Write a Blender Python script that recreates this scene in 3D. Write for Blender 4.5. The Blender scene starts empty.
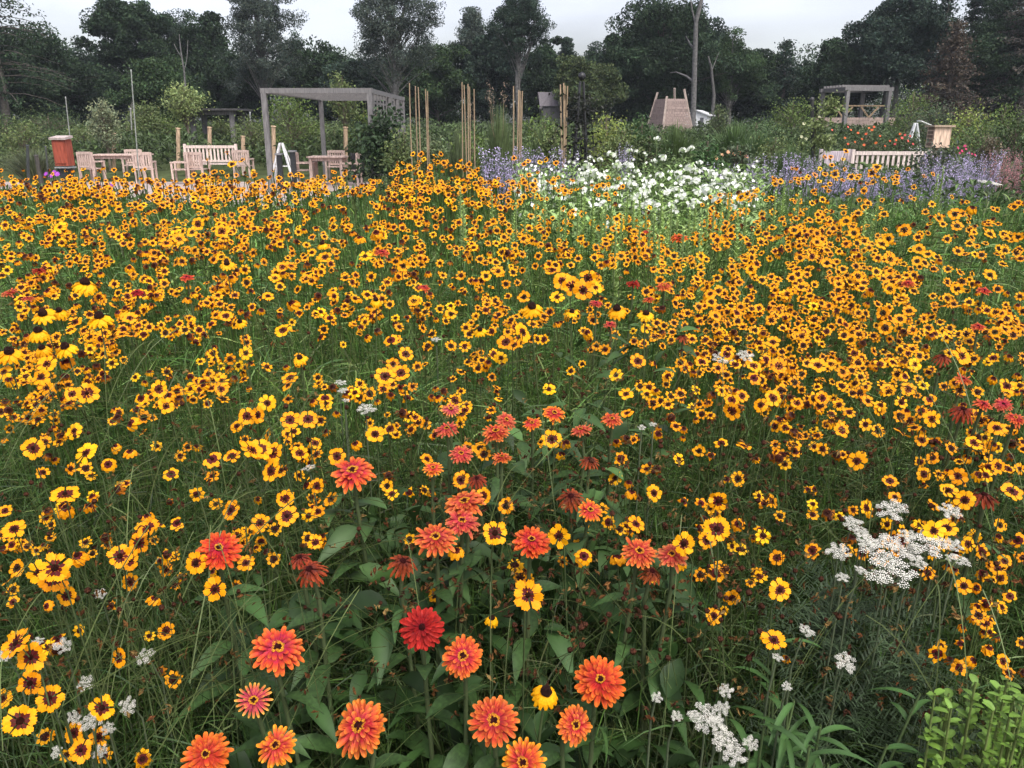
import bpy, math, random
import numpy as np
from mathutils import Vector, Matrix, Euler

# ------------------------------------------------------------------ camera, sky, sun, exposure
SC = bpy.context.scene
COL = SC.collection
R = math.radians
CAM_H, PITCH, F = 1.5, 17.3, 828.0
cam_d = bpy.data.cameras.new('camera')
cam = bpy.data.objects.new('camera', cam_d)
COL.objects.link(cam)
cam.location = (0, 0, CAM_H)
cam.rotation_euler = (R(90 - PITCH), 0, 0)
cam_d.sensor_width = 36
cam_d.lens = 36 * F / 1024
cam_d.clip_start, cam_d.clip_end = 0.02, 2000
SC.camera = cam

SUN_EL, SUN_ROT = 58, 150
W = bpy.data.worlds.new('World')
SC.world = W
W.use_nodes = True
wn, wl = W.node_tree.nodes, W.node_tree.links
wn.clear()
sky = wn.new('ShaderNodeTexSky')
sky.sky_type = 'NISHITA'
sky.sun_disc = False
sky.sun_elevation = R(SUN_EL)
sky.sun_rotation = R(SUN_ROT)
sky.air_density, sky.dust_density, sky.ozone_density = 1.0, 4.0, 1.0
hsv = wn.new('ShaderNodeHueSaturation')
hsv.inputs['Saturation'].default_value = 0.5
hsv.inputs['Hue'].default_value = 0.54
# a thin uneven overcast: soft noise by direction lightens and darkens the sky a little
tc = wn.new('ShaderNodeTexCoord')
mp = wn.new('ShaderNodeMapping'); mp.inputs['Scale'].default_value = (1.5, 1.5, 5.0)
nz = wn.new('ShaderNodeTexNoise'); nz.inputs['Scale'].default_value = 1.6; nz.inputs['Detail'].default_value = 5
rp = wn.new('ShaderNodeMapRange')
rp.inputs['From Min'].default_value, rp.inputs['From Max'].default_value = 0.3, 0.7
rp.inputs['To Min'].default_value, rp.inputs['To Max'].default_value = 0.72, 1.18
mul = wn.new('ShaderNodeMix'); mul.data_type = 'RGBA'; mul.blend_type = 'MULTIPLY'; mul.inputs[0].default_value = 1
bg = wn.new('ShaderNodeBackground'); bg.inputs['Strength'].default_value = 0.135
wo = wn.new('ShaderNodeOutputWorld')
wl.new(sky.outputs[0], hsv.inputs['Color']); wl.new(hsv.outputs[0], mul.inputs[6])
wl.new(tc.outputs['Generated'], mp.inputs[0]); wl.new(mp.outputs[0], nz.inputs['Vector'])
wl.new(nz.outputs[0], rp.inputs[0]); wl.new(rp.outputs[0], mul.inputs[7])
wl.new(mul.outputs[2], bg.inputs['Color']); wl.new(bg.outputs[0], wo.inputs[0])

sd = bpy.data.lights.new('sun', 'SUN')
sd.energy, sd.angle, sd.color = 1.1, R(25), (1.0, 0.96, 0.9)
so = bpy.data.objects.new('sun', sd)
COL.objects.link(so)
# Nishita: rotation 0 puts the sun on +Y, turning clockwise seen from above
az = R(SUN_ROT)
sdir = Vector((math.sin(az) * math.cos(R(SUN_EL)), math.cos(az) * math.cos(R(SUN_EL)), math.sin(R(SUN_EL))))
so.rotation_euler = sdir.to_track_quat('Z', 'Y').to_euler()
SC.view_settings.view_transform = 'Standard'
SC.view_settings.look = 'None'
SC.view_settings.exposure = 1.28
SC.view_settings.gamma = 1.0

# ------------------------------------------------------------------ helpers
rng = np.random.default_rng(7)
random.seed(7)
CP, SP = math.cos(R(PITCH)), math.sin(R(PITCH))


def ground_h(D):
    D = np.asarray(D, float)
    return np.clip((D - 24) / 28, 0, 1) * 1.4 + np.clip((D - 52) / 60, 0, 1) * 0.5


def P(x, y, D):
    """the point at horizontal distance D in front of the camera seen at x, y in the photograph"""
    t = (y - 384) / F
    s = D / (CP - t * SP)
    return Vector(((x - 512) / F * s, D, CAM_H - (SP + t * CP) * s))


def Pz(x, y, z):
    t = (y - 384) / F
    return Vector(((x - 512) / F * z, z * (CP - t * SP), CAM_H - (SP + t * CP) * z))


def proj(p):
    x, y, z = p[0], p[1], p[2] - CAM_H
    d = y * CP - z * SP
    u = y * SP + z * CP
    return 512 + F * x / d, 384 - F * u / d


def unit(v):
    return v / np.maximum(np.linalg.norm(v, axis=-1, keepdims=True), 1e-9)


class MB:
    """collects faces and links them as ONE mesh object"""
    def __init__(s):
        s.v, s.f, s.c, s.n, s.m = [], [], [], 0, []

    def add(s, v, f, c=(.5, .5, .5), m=0):
        v = np.asarray(v, float).reshape(-1, 3)
        f = np.asarray(f, int)
        c = np.asarray(c, float)
        if c.ndim == 1:
            c = np.broadcast_to(c, v.shape)
        s.v.append(v); s.f.append(f + s.n); s.c.append(c.reshape(-1, 3)); s.n += len(v)
        s.m.append(np.full(len(f), m))

    def box(s, c, d, rot=None, col=(.5, .5, .5), m=0):
        x, y, z = np.array(d) / 2
        v = np.array([[-x, -y, -z], [x, -y, -z], [x, y, -z], [-x, y, -z], [-x, -y, z], [x, -y, z], [x, y, z], [-x, y, z]])
        if rot is not None:
            v = v @ np.array(Euler(rot).to_matrix()).T
        f = [[0, 3, 2, 1], [4, 5, 6, 7], [0, 1, 5, 4], [1, 2, 6, 5], [2, 3, 7, 6], [3, 0, 4, 7]]
        s.add(v + np.array(c), f, col, m)
        return s

    def beam(s, a, b, w, h, col=(.5, .5, .5), up=(0, 0, 1)):
        a, b = Vector(a), Vector(b)
        d = (b - a)
        L = d.length
        d.normalize()
        upv = Vector(up)
        if abs(d.dot(upv)) > .98:
            upv = Vector((0, 1, 0))
        sx = d.cross(upv).normalized() * (w / 2)
        sz = sx.cross(d).normalized() * (h / 2)
        v = [a - sx - sz, a + sx - sz, a + sx + sz, a - sx + sz, b - sx - sz, b + sx - sz, b + sx + sz, b - sx + sz]
        f = [[0, 3, 2, 1], [4, 5, 6, 7], [0, 1, 5, 4], [1, 2, 6, 5], [2, 3, 7, 6], [3, 0, 4, 7]]
        s.add([tuple(q) for q in v], f, col)
        return s

    def tubes(s, Pn, Rn, sides=4, col=(.5, .5, .5)):
        Pn = np.asarray(Pn, float); Rn = np.asarray(Rn, float)
        if Pn.ndim == 2:
            Pn, Rn = Pn[None], Rn[None]
        N, K, _ = Pn.shape
        T = unit(np.gradient(Pn, axis=1))
        ref = np.where(np.abs(T[..., 2:3]) > .9, np.array([1., 0, 0]), np.array([0, 0, 1.]))
        A = unit(np.cross(T, ref)); B = np.cross(T, A)
        a = np.arange(sides) / sides * 2 * np.pi
        V = Pn[:, :, None] + Rn[:, :, None, None] * (A[:, :, None] * np.cos(a)[None, None, :, None] + B[:, :, None] * np.sin(a)[None, None, :, None])
        i = np.arange(N)[:, None, None] * K * sides; k = np.arange(K - 1)[None, :, None] * sides; j = np.arange(sides)[None, None, :]; j2 = (j + 1) % sides
        f = np.stack([i + k + j, i + k + j2, i + k + sides + j2, i + k + sides + j], -1).reshape(-1, 4)
        c = np.asarray(col, float)
        if c.ndim == 2:
            c = np.repeat(c, K * sides, 0)
        s.add(V, f, c)
        return s

    def ribbons(s, Pn, Wn, side, col):
        """Pn N,K,3 centre lines, Wn N,K widths, side N,3, col N,3"""
        N, K, _ = Pn.shape
        off = side[:, None] * Wn[..., None] / 2
        V = np.stack([Pn - off, Pn + off], 2)
        i = np.arange(N)[:, None] * K * 2; k = np.arange(K - 1)[None] * 2
        f = np.stack([i + k, i + k + 1, i + k + 3, i + k + 2], -1).reshape(-1, 4)
        s.add(V, f, np.repeat(np.asarray(col, float), K * 2, 0))
        return s

    def leaves(s, C, size, col, asp=.5, up=.35, g=None):
        """diamond leaves folded on the midrib, N centres"""
        N = len(C)
        g = g or rng
        d = unit(g.normal(size=(N, 3)) + np.array([0, 0, -.2]))
        n = unit(g.normal(size=(N, 3)) + np.array([0, 0, up * 3]))
        sd_ = unit(np.cross(d, n)); n = np.cross(sd_, d)
        size = np.broadcast_to(np.asarray(size, float), (N,))[:, None]
        base = C - d * size * .5; tip = C + d * size * .5 - n * size * .12
        l = C - sd_ * size * asp * .5 + n * size * .1 - d * size * .06
        r_ = C + sd_ * size * asp * .5 + n * size * .1 - d * size * .06
        V = np.stack([base, r_, tip, l], 1)
        i = np.arange(N)[:, None] * 4
        f = i + np.array([[0, 1, 2, 3]])
        s.add(V, f, np.repeat(np.asarray(col, float), 4, 0))
        return s

    def mesh(s, name, mats, smooth=False):
        v = np.concatenate(s.v); c = np.concatenate(s.c)
        fs = [np.asarray(q) for q in s.f]
        me = bpy.data.meshes.new(name)
        me.vertices.add(len(v)); me.vertices.foreach_set('co', v.astype(np.float32).ravel())
        sizes = np.concatenate([np.full(len(q), q.shape[1]) for q in fs])
        loops = np.concatenate([q.ravel() for q in fs])
        me.loops.add(len(loops)); me.loops.foreach_set('vertex_index', loops.astype(np.int32))
        me.polygons.add(len(sizes))
        st = np.concatenate([[0], np.cumsum(sizes)[:-1]])
        me.polygons.foreach_set('loop_start', st.astype(np.int32))
        me.polygons.foreach_set('material_index', np.concatenate(s.m).astype(np.int32))
        me.polygons.foreach_set('use_smooth', np.full(len(sizes), bool(smooth)))
        at = me.color_attributes.new('Col', 'FLOAT_COLOR', 'POINT')
        rgba = np.ones((len(v), 4), np.float32); rgba[:, :3] = c
        at.data.foreach_set('color', rgba.ravel())
        me.update(); me.validate()
        for m in (mats if isinstance(mats, (list, tuple)) else [mats]):
            me.materials.append(m)
        return me

    def build(s, name, mats, parent=None, smooth=False, loc=None):
        o = bpy.data.objects.new(name, s.mesh(name, mats, smooth))
        COL.objects.link(o)
        if parent is not None:
            o.parent = parent
        if loc is not None:
            o.location = loc
        return o


def tag(o, label=None, cat=None, group=None, kind=None):
    if label: o['label'] = label
    if cat: o['category'] = cat
    if group: o['group'] = group
    if kind: o['kind'] = kind
    return o


def empty(name, loc, rz=0, label=None, cat=None, group=None):
    o = bpy.data.objects.new(name, None)
    COL.objects.link(o)
    o.empty_display_size = .05
    o.location = loc; o.rotation_euler = (0, 0, rz)
    return tag(o, label, cat, group)


def child(name, me, parent, loc=(0, 0, 0), rot=None, sc=1.0):
    o = bpy.data.objects.new(name, me)
    COL.objects.link(o)
    o.parent = parent; o.location = loc
    if rot is not None:
        o.rotation_euler = rot
    o.scale = (sc, sc, sc) if not hasattr(sc, '__len__') else sc
    return o


def mat(name, rough=.6, transl=0., spec=.25, var=.25, vscale=8., bump=0., bscale=60., hue=0., col=None, grain=False, metal=0.):
    """procedural material: the mesh colour broken up by noise, optional grain, bump and light passing through"""
    m = bpy.data.materials.new(name)
    m.use_nodes = True
    n, l = m.node_tree.nodes, m.node_tree.links
    n.clear()
    out = n.new('ShaderNodeOutputMaterial'); pb = n.new('ShaderNodeBsdfPrincipled')
    pb.inputs['Roughness'].default_value = rough; pb.inputs['Specular IOR Level'].default_value = spec; pb.inputs['Metallic'].default_value = metal
    if col is None:
        a = n.new('ShaderNodeAttribute'); a.attribute_name = 'Col'; src = a.outputs['Color']
    else:
        a = n.new('ShaderNodeRGB'); a.outputs[0].default_value = (*col, 1); src = a.outputs[0]
    tcn = n.new('ShaderNodeTexCoord'); mpn = n.new('ShaderNodeMapping')
    l.new(tcn.outputs['Object'], mpn.inputs[0])
    if grain:
        mpn.inputs['Scale'].default_value = (6, 6, .8)
    tx = n.new('ShaderNodeTexNoise'); tx.inputs['Scale'].default_value = vscale; tx.inputs['Detail'].default_value = 5
    l.new(mpn.outputs[0], tx.inputs['Vector'])
    mr = n.new('ShaderNodeMapRange'); mr.inputs['From Min'].default_value, mr.inputs['From Max'].default_value = .3, .7
    mr.inputs['To Min'].default_value, mr.inputs['To Max'].default_value = 1 - var, 1 + var
    l.new(tx.outputs[0], mr.inputs[0])
    mx = n.new('ShaderNodeMix'); mx.data_type = 'RGBA'; mx.blend_type = 'MULTIPLY'; mx.inputs[0].default_value = 1
    l.new(src, mx.inputs[6]); l.new(mr.outputs[0], mx.inputs[7])
    c = mx.outputs[2]
    if hue:
        oi = n.new('ShaderNodeObjectInfo')
        h = n.new('ShaderNodeHueSaturation')
        q = n.new('ShaderNodeMapRange'); q.inputs['To Min'].default_value, q.inputs['To Max'].default_value = .5 - hue, .5 + hue
        l.new(oi.outputs['Random'], q.inputs[0]); l.new(q.outputs[0], h.inputs['Hue'])
        l.new(c, h.inputs['Color']); c = h.outputs[0]
    l.new(c, pb.inputs['Base Color'])
    if bump:
        bt = n.new('ShaderNodeTexNoise'); bt.inputs['Scale'].default_value = bscale; bt.inputs['Detail'].default_value = 4
        l.new(mpn.outputs[0], bt.inputs['Vector'])
        bn = n.new('ShaderNodeBump'); bn.inputs['Strength'].default_value = bump; bn.inputs['Distance'].default_value = .01
        l.new(bt.outputs[0], bn.inputs['Height']); l.new(bn.outputs[0], pb.inputs['Normal'])
    if transl:
        tr = n.new('ShaderNodeBsdfTranslucent'); ms = n.new('ShaderNodeMixShader'); ms.inputs[0].default_value = transl
        l.new(c, tr.inputs['Color']); l.new(pb.outputs[0], ms.inputs[1]); l.new(tr.outputs[0], ms.inputs[2])
        l.new(ms.outputs[0], out.inputs[0])
    else:
        l.new(pb.outputs[0], out.inputs[0])
    return m


M_LEAF = mat('leaf', .55, .16, .3, .35, 14)
M_TREE = mat('tree_leaf', .7, .15, .15, .35, .8)
M_BARK = mat('bark', .9, 0, .1, .4, 9, .6, 30)
M_PETAL = mat('petal', .6, .25, .2, .12, 60, hue=.008)
M_ZIN = mat('zinnia_petal', .6, .2, .2, .15, 50, hue=.008)
M_DISC = mat('flower_disc', .85, 0, .1, .4, 220, .8, 300)
M_STEM = mat('stem', .6, .1, .25, .25, 20)
M_WHITE = mat('white_petal', .6, .25, .2, .08, 90)
M_WOOD = mat('weathered_wood', .8, 0, .2, .42, 7, .4, 40, grain=True)
M_PAINT = mat('painted_timber', .6, 0, .3, .32, 6, .25, 30, grain=True)
M_METAL = mat('dark_metal', .45, 0, .4, .25, 12, .2, 60)
M_STONE = mat('stone', .85, 0, .2, .2, 3, .4, 25)
M_SOIL = mat('soil', .95, 0, .1, .5, 1.7, .9, 14)
M_CANE = mat('cane', .55, 0, .3, .25, 9, grain=True)

# ------------------------------------------------------------------ the setting
ys = np.concatenate([np.linspace(-30, 20, 26), np.linspace(22, 60, 30), np.linspace(65, 900, 20)])
xs = np.concatenate([np.linspace(-900, -80, 12), np.linspace(-70, 70, 40), np.linspace(80, 900, 12)])
g = MB()
X, Y = np.meshgrid(xs, ys)
Z = ground_h(Y) + .05 * np.sin(X * .6) * np.cos(Y * .45) * (Y > 26)
nx, ny = len(xs), len(ys)
i, j = np.meshgrid(np.arange(nx - 1), np.arange(ny - 1))
a0 = (j * nx + i).ravel()
gc = np.where((Y < 8)[..., None], (.028, .022, .014), (.05, .065, .025))
g.add(np.stack([X, Y, Z], -1), np.stack([a0, a0 + 1, a0 + nx + 1, a0 + nx], 1), gc.reshape(-1, 3))
tag(g.build('ground', M_SOIL, smooth=True), 'dark soil and rough grass rising gently to the woods', 'ground', kind='structure')
# pale paving where the garden furniture stands, and the path that leads to it
pt = MB()
def sheet(mb, pts, z, col):
    n = len(pts); mb.add([(x, y, z) for x, y in pts], [list(range(n))], col)
sheet(pt, [(-17, 17.6), (-9.4, 17.0), (-3.3, 17.4), (-3.1, 26), (-8, 27.2), (-17, 26.5)], .012, (.34, .275, .25))
tag(pt.build('patio', M_STONE), 'pale pinkish paving under the wooden garden furniture', 'patio', kind='structure')
pt = MB()
sheet(pt, [(-6.8, 12.2), (-4.9, 12.6), (-3.9, 17.39), (-5.6, 17.15)], .008, (.30, .25, .23))
tag(pt.build('path', M_STONE), 'pale gravel path between the flower bed and the paving', 'path', kind='structure')

# ------------------------------------------------------------------ trees
def tubes_from(mb, a, b, r0, r1, bend, K=7, sides=6, col=(.1, .09, .075)):
    t = np.linspace(0, 1, K)[:, None]
    a, b = np.array(a), np.array(b)
    p = a + (b - a) * t + np.array(bend) * np.sin(t * np.pi) + rng.normal(0, .03, (K, 3)) * np.linalg.norm(b - a) * .12 * t * (1 - t) * 4
    mb.tubes(p, r0 + (r1 - r0) * t[:, 0], sides, col)
    return p


def tree(x, top, w, D, style, col, label, lean=0, bark=(.09, .08, .07), cb=None, name='broadleaf_tree', dens=1.0):
    """a tapered trunk with limbs and a crown of many small leaves in uneven clumps"""
    base = P(x, 120, D); base.z = float(ground_h(D)) - .1
    tp = P(x, top, D)
    H = tp.z - base.z
    Rc = w / 2 * D / F * 1.12
    root = empty(name, base, 0, label, 'tree', 'trees along the edge of the woods')
    tr, cr = MB(), MB()
    ln = lean * D / F
    axis = lambda h: np.array([ln * h, 0, H * h])
    trunk_top = {'broad': .8, 'sparse': .93, 'conifer': .97}[style]
    tt = np.linspace(0, trunk_top, 9)
    tp_ = np.array([axis(h) for h in tt]) + rng.normal(0, .05, (9, 3)) * np.array([1, 1, 0]) * (tt[:, None] > .1)
    r0 = .07 + H * .016
    tr.tubes(tp_, r0 * (1 - .8 * tt / trunk_top), 8, bark)
    cb = cb if cb is not None else {'broad': .22, 'sparse': .3, 'conifer': .12}[style]
    C, ncol = [], []
    if style == 'conifer':
        nw = int(13 * dens)
        for k in range(nw):
            h = cb + (1 - cb) * (k + .3 * rng.random()) / nw
            rr = Rc * (1 - (h - cb) / (1 - cb)) ** .8 + .12
            for q in range(rng.integers(5, 8)):
                a = rng.random() * 6.28
                L = rr * rng.uniform(.6, 1.1)
                s = axis(h); e = s + np.array([math.cos(a) * L, math.sin(a) * L, -.16 * L + .12 * rng.normal()])
                tubes_from(tr, s, e, .03, .01, (0, 0, .08 * L), 4, 3, bark)
                n = int(60 * L / max(Rc, .3) + 24)
                t = rng.random(n) ** .7
                p = s + (e - s) * t[:, None] + rng.normal(0, 1, (n, 3)) * np.array([.2, .2, .1]) * (.5 + .6 * t[:, None])
                C.append(p); ncol.append(np.full(n, rng.normal(1, .18)))
    else:
        ncl = int((150 if style == 'broad' else 130) * dens * (1 + Rc * .12))
        ph = rng.random(6) * 6.28
        for k in range(ncl):
            u = rng.normal(size=3); u /= np.linalg.norm(u)
            a = math.atan2(u[1], u[0])
            lob = .92 + .22 * math.sin(3 * a + 3 * u[2] + ph[0]) + .18 * math.sin(5 * a + 4 * u[2] + ph[1]) + .17 * math.sin(7 * u[2] + ph[2])
            rad = (rng.uniform(.3, 1) ** .4) * lob
            hz = cb + (1 - cb) * .5 * (1 + u[2] * rad * .9)
            wz = 1 - (.35 if style == 'broad' else .62) * max(0, (hz - .5) / .5) ** (2 if style == 'broad' else 1.2)
            c = axis(min(max(hz, cb * .8), 1.02)) + np.array([u[0] * rad * Rc * wz, u[1] * rad * Rc * wz, 0])
            if k % 4 == 0:
                hs = max(.15, hz - (rng.uniform(.07, .22) if style == 'broad' else rng.uniform(.16, .34)))
                tubes_from(tr, axis(min(hs, trunk_top * .95)), c, r0 * .17, .012, (0, 0, .15), 6, 4, bark)
            rcl = rng.uniform(.45, .95) * (Rc * .2 + .28) * (.8 if style == 'sparse' else 1)
            n = int(rng.uniform(34, 62) * (2.4 if style == 'sparse' else 4.2))
            gz3 = rng.normal(0, 1, (n, 3)); gl = np.linalg.norm(gz3, axis=1, keepdims=True); gz3 *= np.minimum(gl, 1.75) / gl
            p = c + gz3 * np.array([.58, .58, .40]) * rcl
            C.append(p); ncol.append(np.full(n, rng.normal(1, .24)))
    C = np.concatenate(C); ncol = np.concatenate(ncol)
    sh = np.clip(ncol + rng.normal(0, .15, len(C)), .4, 1.9)[:, None]
    hs = rng.normal(0, .08, (len(C), 1)) * np.array([1., .2, -.6])
    cr.leaves(C, rng.uniform(.10, .20, len(C)) * (D / 55) ** .5 * (.68 if style == 'sparse' else 1.1), np.clip(np.array(col) * sh * (1 + hs), .004, .6), .62)
    tr.build('trunk', M_BARK, root, True)
    cr.build('crown', M_TREE, root)
    return root


DK, MD, BL, OL, GY, PL = (.030, .052, .026), (.042, .072, .030), (.036, .058, .040), (.055, .075, .030), (.060, .078, .062), (.13, .17, .06)
T = [
 (8, -80, 130, 46, 'conifer', DK, 'tall dark pine with open layered boughs at the edge of the picture', 0, .2, 'pine_tree', 2.2),
 (34, 34, 105, 52, 'broad', DK, 'broad dark tree rounded over under the boughs of the tall pine', 0, .08, 0, 1.2),
 (98, 54, 70, 60, 'broad', BL, 'low dark tree in the dip of the treeline beside the pine', 0, .1, 0, 1),
 (134, -10, 66, 57, 'broad', DK, 'tall tree with ragged crown and bare pale limbs, right of the sky gap', 2, .42, 0, .9),
 (166, 60, 62, 47, 'broad', MD, 'fresher green rounded tree in front of the dark woods', 0, .1, 0, 1.1),
 (180, 6, 44, 60, 'sparse', BL, 'thin-crowned tree with see-through top above the rounded green tree', 0, .4, 0, 1),
 (214, 18, 56, 58, 'broad', DK, 'dark tree with flat uneven top between two thin-crowned trees', 0, .1, 0, 1),
 (240, 50, 60, 56, 'broad', DK, 'low dark tree behind the small dark shelter', 0, .08, 0, 1),
 (266, -45, 62, 52, 'sparse', GY, 'very tall wispy grey-green poplar that runs out of the top, above the pergola corner', 0, .22, 0, 2.0),
 (299, 33, 34, 58, 'sparse', BL, 'slim airy tree just right of the wispy poplar', 0, .3, 0, 1.1),
 (328, 40, 46, 56, 'broad', DK, 'compact dark tree with pointed dome over the pergola roof', 0, .08, 0, 1),
 (352, 62, 50, 54, 'broad', BL, 'low dark tree filling the dip beside the forked airy tree', 0, .06, 0, 1),
 (396, -50, 78, 50, 'sparse', GY, 'tallest airy tree with a pale double trunk behind the pergola trellis', 2, .28, 0, 2.0),
 (384, 52, 70, 57, 'broad', DK, 'dark tree around the foot of the tall airy double-trunk tree', 0, .05, 0, 1),
 (438, 46, 62, 56, 'broad', MD, 'mid-green dome-topped tree behind the thin cane row', 0, .06, 0, 1),
 (474, 10, 40, 58, 'sparse', GY, 'small-topped greyish tree above the second cane group', 0, .5, 0, 1.1),
 (492, 26, 48, 56, 'broad', BL, 'dark tree leaning against the tall slender tree', 0, .06, 0, 1),
 (519, -28, 52, 51, 'sparse', BL, 'tall slender tree with straight bare lower trunk above the cane bundle', 1, .42, 0, 1.5),
 (546, 42, 46, 57, 'broad', DK, 'round dark tree right of the slender straight-trunked tree', 0, .05, 0, 1),
 (566, 38, 22, 60, 'sparse', BL, 'small spindly tree poking up from the low treeline', 0, .4, 0, 1),
 (582, 58, 58, 50, 'broad', OL, 'olive-tinted bushy tree behind the black garden obelisk', 0, .04, 0, 1.1),
 (594, 46, 34, 60, 'sparse', BL, 'see-through small tree over the olive-tinted one', 0, .4, 0, .9),
 (624, 36, 52, 55, 'broad', DK, 'dark tree forming the left shoulder of the great tree', 0, .05, 0, 1.1),
 (660, -4, 92, 54, 'broad', DK, 'great broad dark tree behind the slatted wooden tower', 0, .12, 0, 1.5),
 (706, 20, 60, 58, 'broad', BL, 'dark tree directly behind the bare pale trunk', 0, .1, 0, 1.1),
 (728, 32, 56, 54, 'sparse', MD, 'loose-crowned tree just right of the bare pale trunk', 0, .3, 0, 1.5),
 (752, 48, 52, 56, 'broad', DK, 'dark tree beside the narrow spruce', 0, .06, 0, 1),
 (780, 38, 42, 55, 'conifer', BL, 'narrow pointed spruce next to the open sky dip', 0, .1, 'spruce_tree', 1.2),
 (806, 66, 46, 58, 'broad', DK, 'lowest dark tree in the dip between spruce and pergola', 0, .05, 0, 1),
 (838, 36, 56, 54, 'broad', DK, 'rounded dark tree right above the grey pergola roof', 0, .08, 0, 1.1),
 (892, -12, 78, 52, 'broad', BL, 'tall blue-green tree with two leaning pale trunks', 2, .32, 0, 1.2),
 (932, -16, 50, 57, 'conifer', BL, 'pointed conifer behind the rusty brown pine', 0, .2, 'conifer_tree', 1.2),
 (944, 22, 66, 46, 'conifer', (.075, .06, .045), 'rusty brown half-dead pine above the wooden hive box', 0, .12, 'pine_tree', 1.4),
 (958, -10, 50, 58, 'conifer', DK, 'second pointed conifer, darker, right of the rusty pine tip', 0, .2, 'conifer_tree', 1.2),
 (990, 8, 76, 50, 'broad', DK, 'dense dark tree standing under tall thin conifers', 0, .05, 0, 1.2),
 (986, -60, 66, 57, 'sparse', BL, 'tall thin tree running out of the top above the dense dark one', 0, .4, 0, 1.3),
 (1018, -75, 84, 48, 'conifer', (.06, .055, .045), 'big brownish conifer at the far edge of the woods', 0, .15, 'conifer_tree', 1.5),
 (1060, 0, 90, 52, 'broad', DK, 'dark tree beyond the brownish conifer', 0, .05, 0, 1),
 (-50, 10, 110, 50, 'broad', DK, 'dark tree beyond the tall pine', 0, .05, 0, 1),
]
for (x, top, w, D, st, c, lab, lean, cb, nm, dens) in T:
    pale = any(k in lab for k in ('pale', 'airy', 'slender', 'wispy'))
    tree(x, top, w, D, st, c, lab, lean, (.12, .115, .11) if pale else (.09, .08, .07), cb, nm or 'broadleaf_tree', dens)

# bare trunks standing in front of the wood
def snag(pts, r0, r1, branches, label, D, col=(.11, .107, .105), name='bare_tree'):
    b = P(*pts[0], D)
    b.z = float(ground_h(D)) - .05
    root = empty(name, b, 0, label, 'dead tree')
    t = MB()
    q = np.array([np.array(P(*p, D)) - np.array(b) for p in pts]); q[0] = (0, 0, 0)
    t.tubes(q, np.linspace(r0, r1, len(q)), 8, col)
    t.build('trunk', M_BARK, root, True)
    for br in branches:
        m = MB()
        qq = np.array([np.array(P(*p, D + .3 * k)) - np.array(b) for k, p in enumerate(br)])
        m.tubes(qq, np.linspace(r1 * .9, .015, len(qq)), 6, col)
        m.build('branch', M_BARK, root, True)
snag([(693, 124), (694, 90), (695, 55), (696, 22), (701, 2), (706, -22)], .15, .08,
     [[(695, 50), (690, 44), (686, 36)], [(696, 24), (692, 10), (690, -6)], [(694, 82), (686, 76), (676, 72), (670, 73)]],
     'tall bare pale trunk with few broken limbs rising above the slatted tower', 44)
snag([(185, 98), (184, 70), (181, 52), (179, 34)], .06, .02, [[(184, 72), (187, 58), (188, 40)], [(182, 58), (177, 50), (174, 44)]],
     'thin dead forked tree against the rounded green tree', 45.5)
snag([(158, 64), (156, 58), (148, 56), (142, 55)], .05, .02, [], 'short dead limb sticking sideways from the dark trees', 46, name='dead_limb') if False else None
snag([(712, 122), (714, 95), (711, 66), (708, 56)], .12, .04, [[(712, 70), (716, 60), (719, 52)]], 'thinner grey trunk right of the tall bare one', 49, (.08, .078, .075))
snag([(881, 112), (885, 92), (890, 62)], .13, .07, [], 'first of two pale trunks leaning together by the grey pergola', 54, (.16, .15, .145))
snag([(886, 110), (890, 92), (896, 58)], .1, .05, [], 'second, thinner of two pale trunks leaning together by the grey pergola', 54.5, (.15, .14, .135))

# the far-off wood that reads as one dark mass behind the trees
w_ = MB()
N = 120000
Xw = rng.uniform(-75, 75, N); Yw = rng.uniform(60, 80, N)
hh = 4.4 + 1.0 * np.sin(Xw * .35) + .8 * np.sin(Xw * .83 + 1)
Zw = ground_h(Yw) + rng.random(N) ** .8 * np.maximum(hh, 2.5)
w_.leaves(np.stack([Xw, Yw, Zw], 1), rng.uniform(.13, .27, N), np.array(DK) * rng.uniform(.6, 1.4, (N, 1)), .7)
tag(w_.build('distant_woods', M_TREE), 'dark far-off woods closing the view behind the trees', 'woods', kind='stuff')

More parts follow.
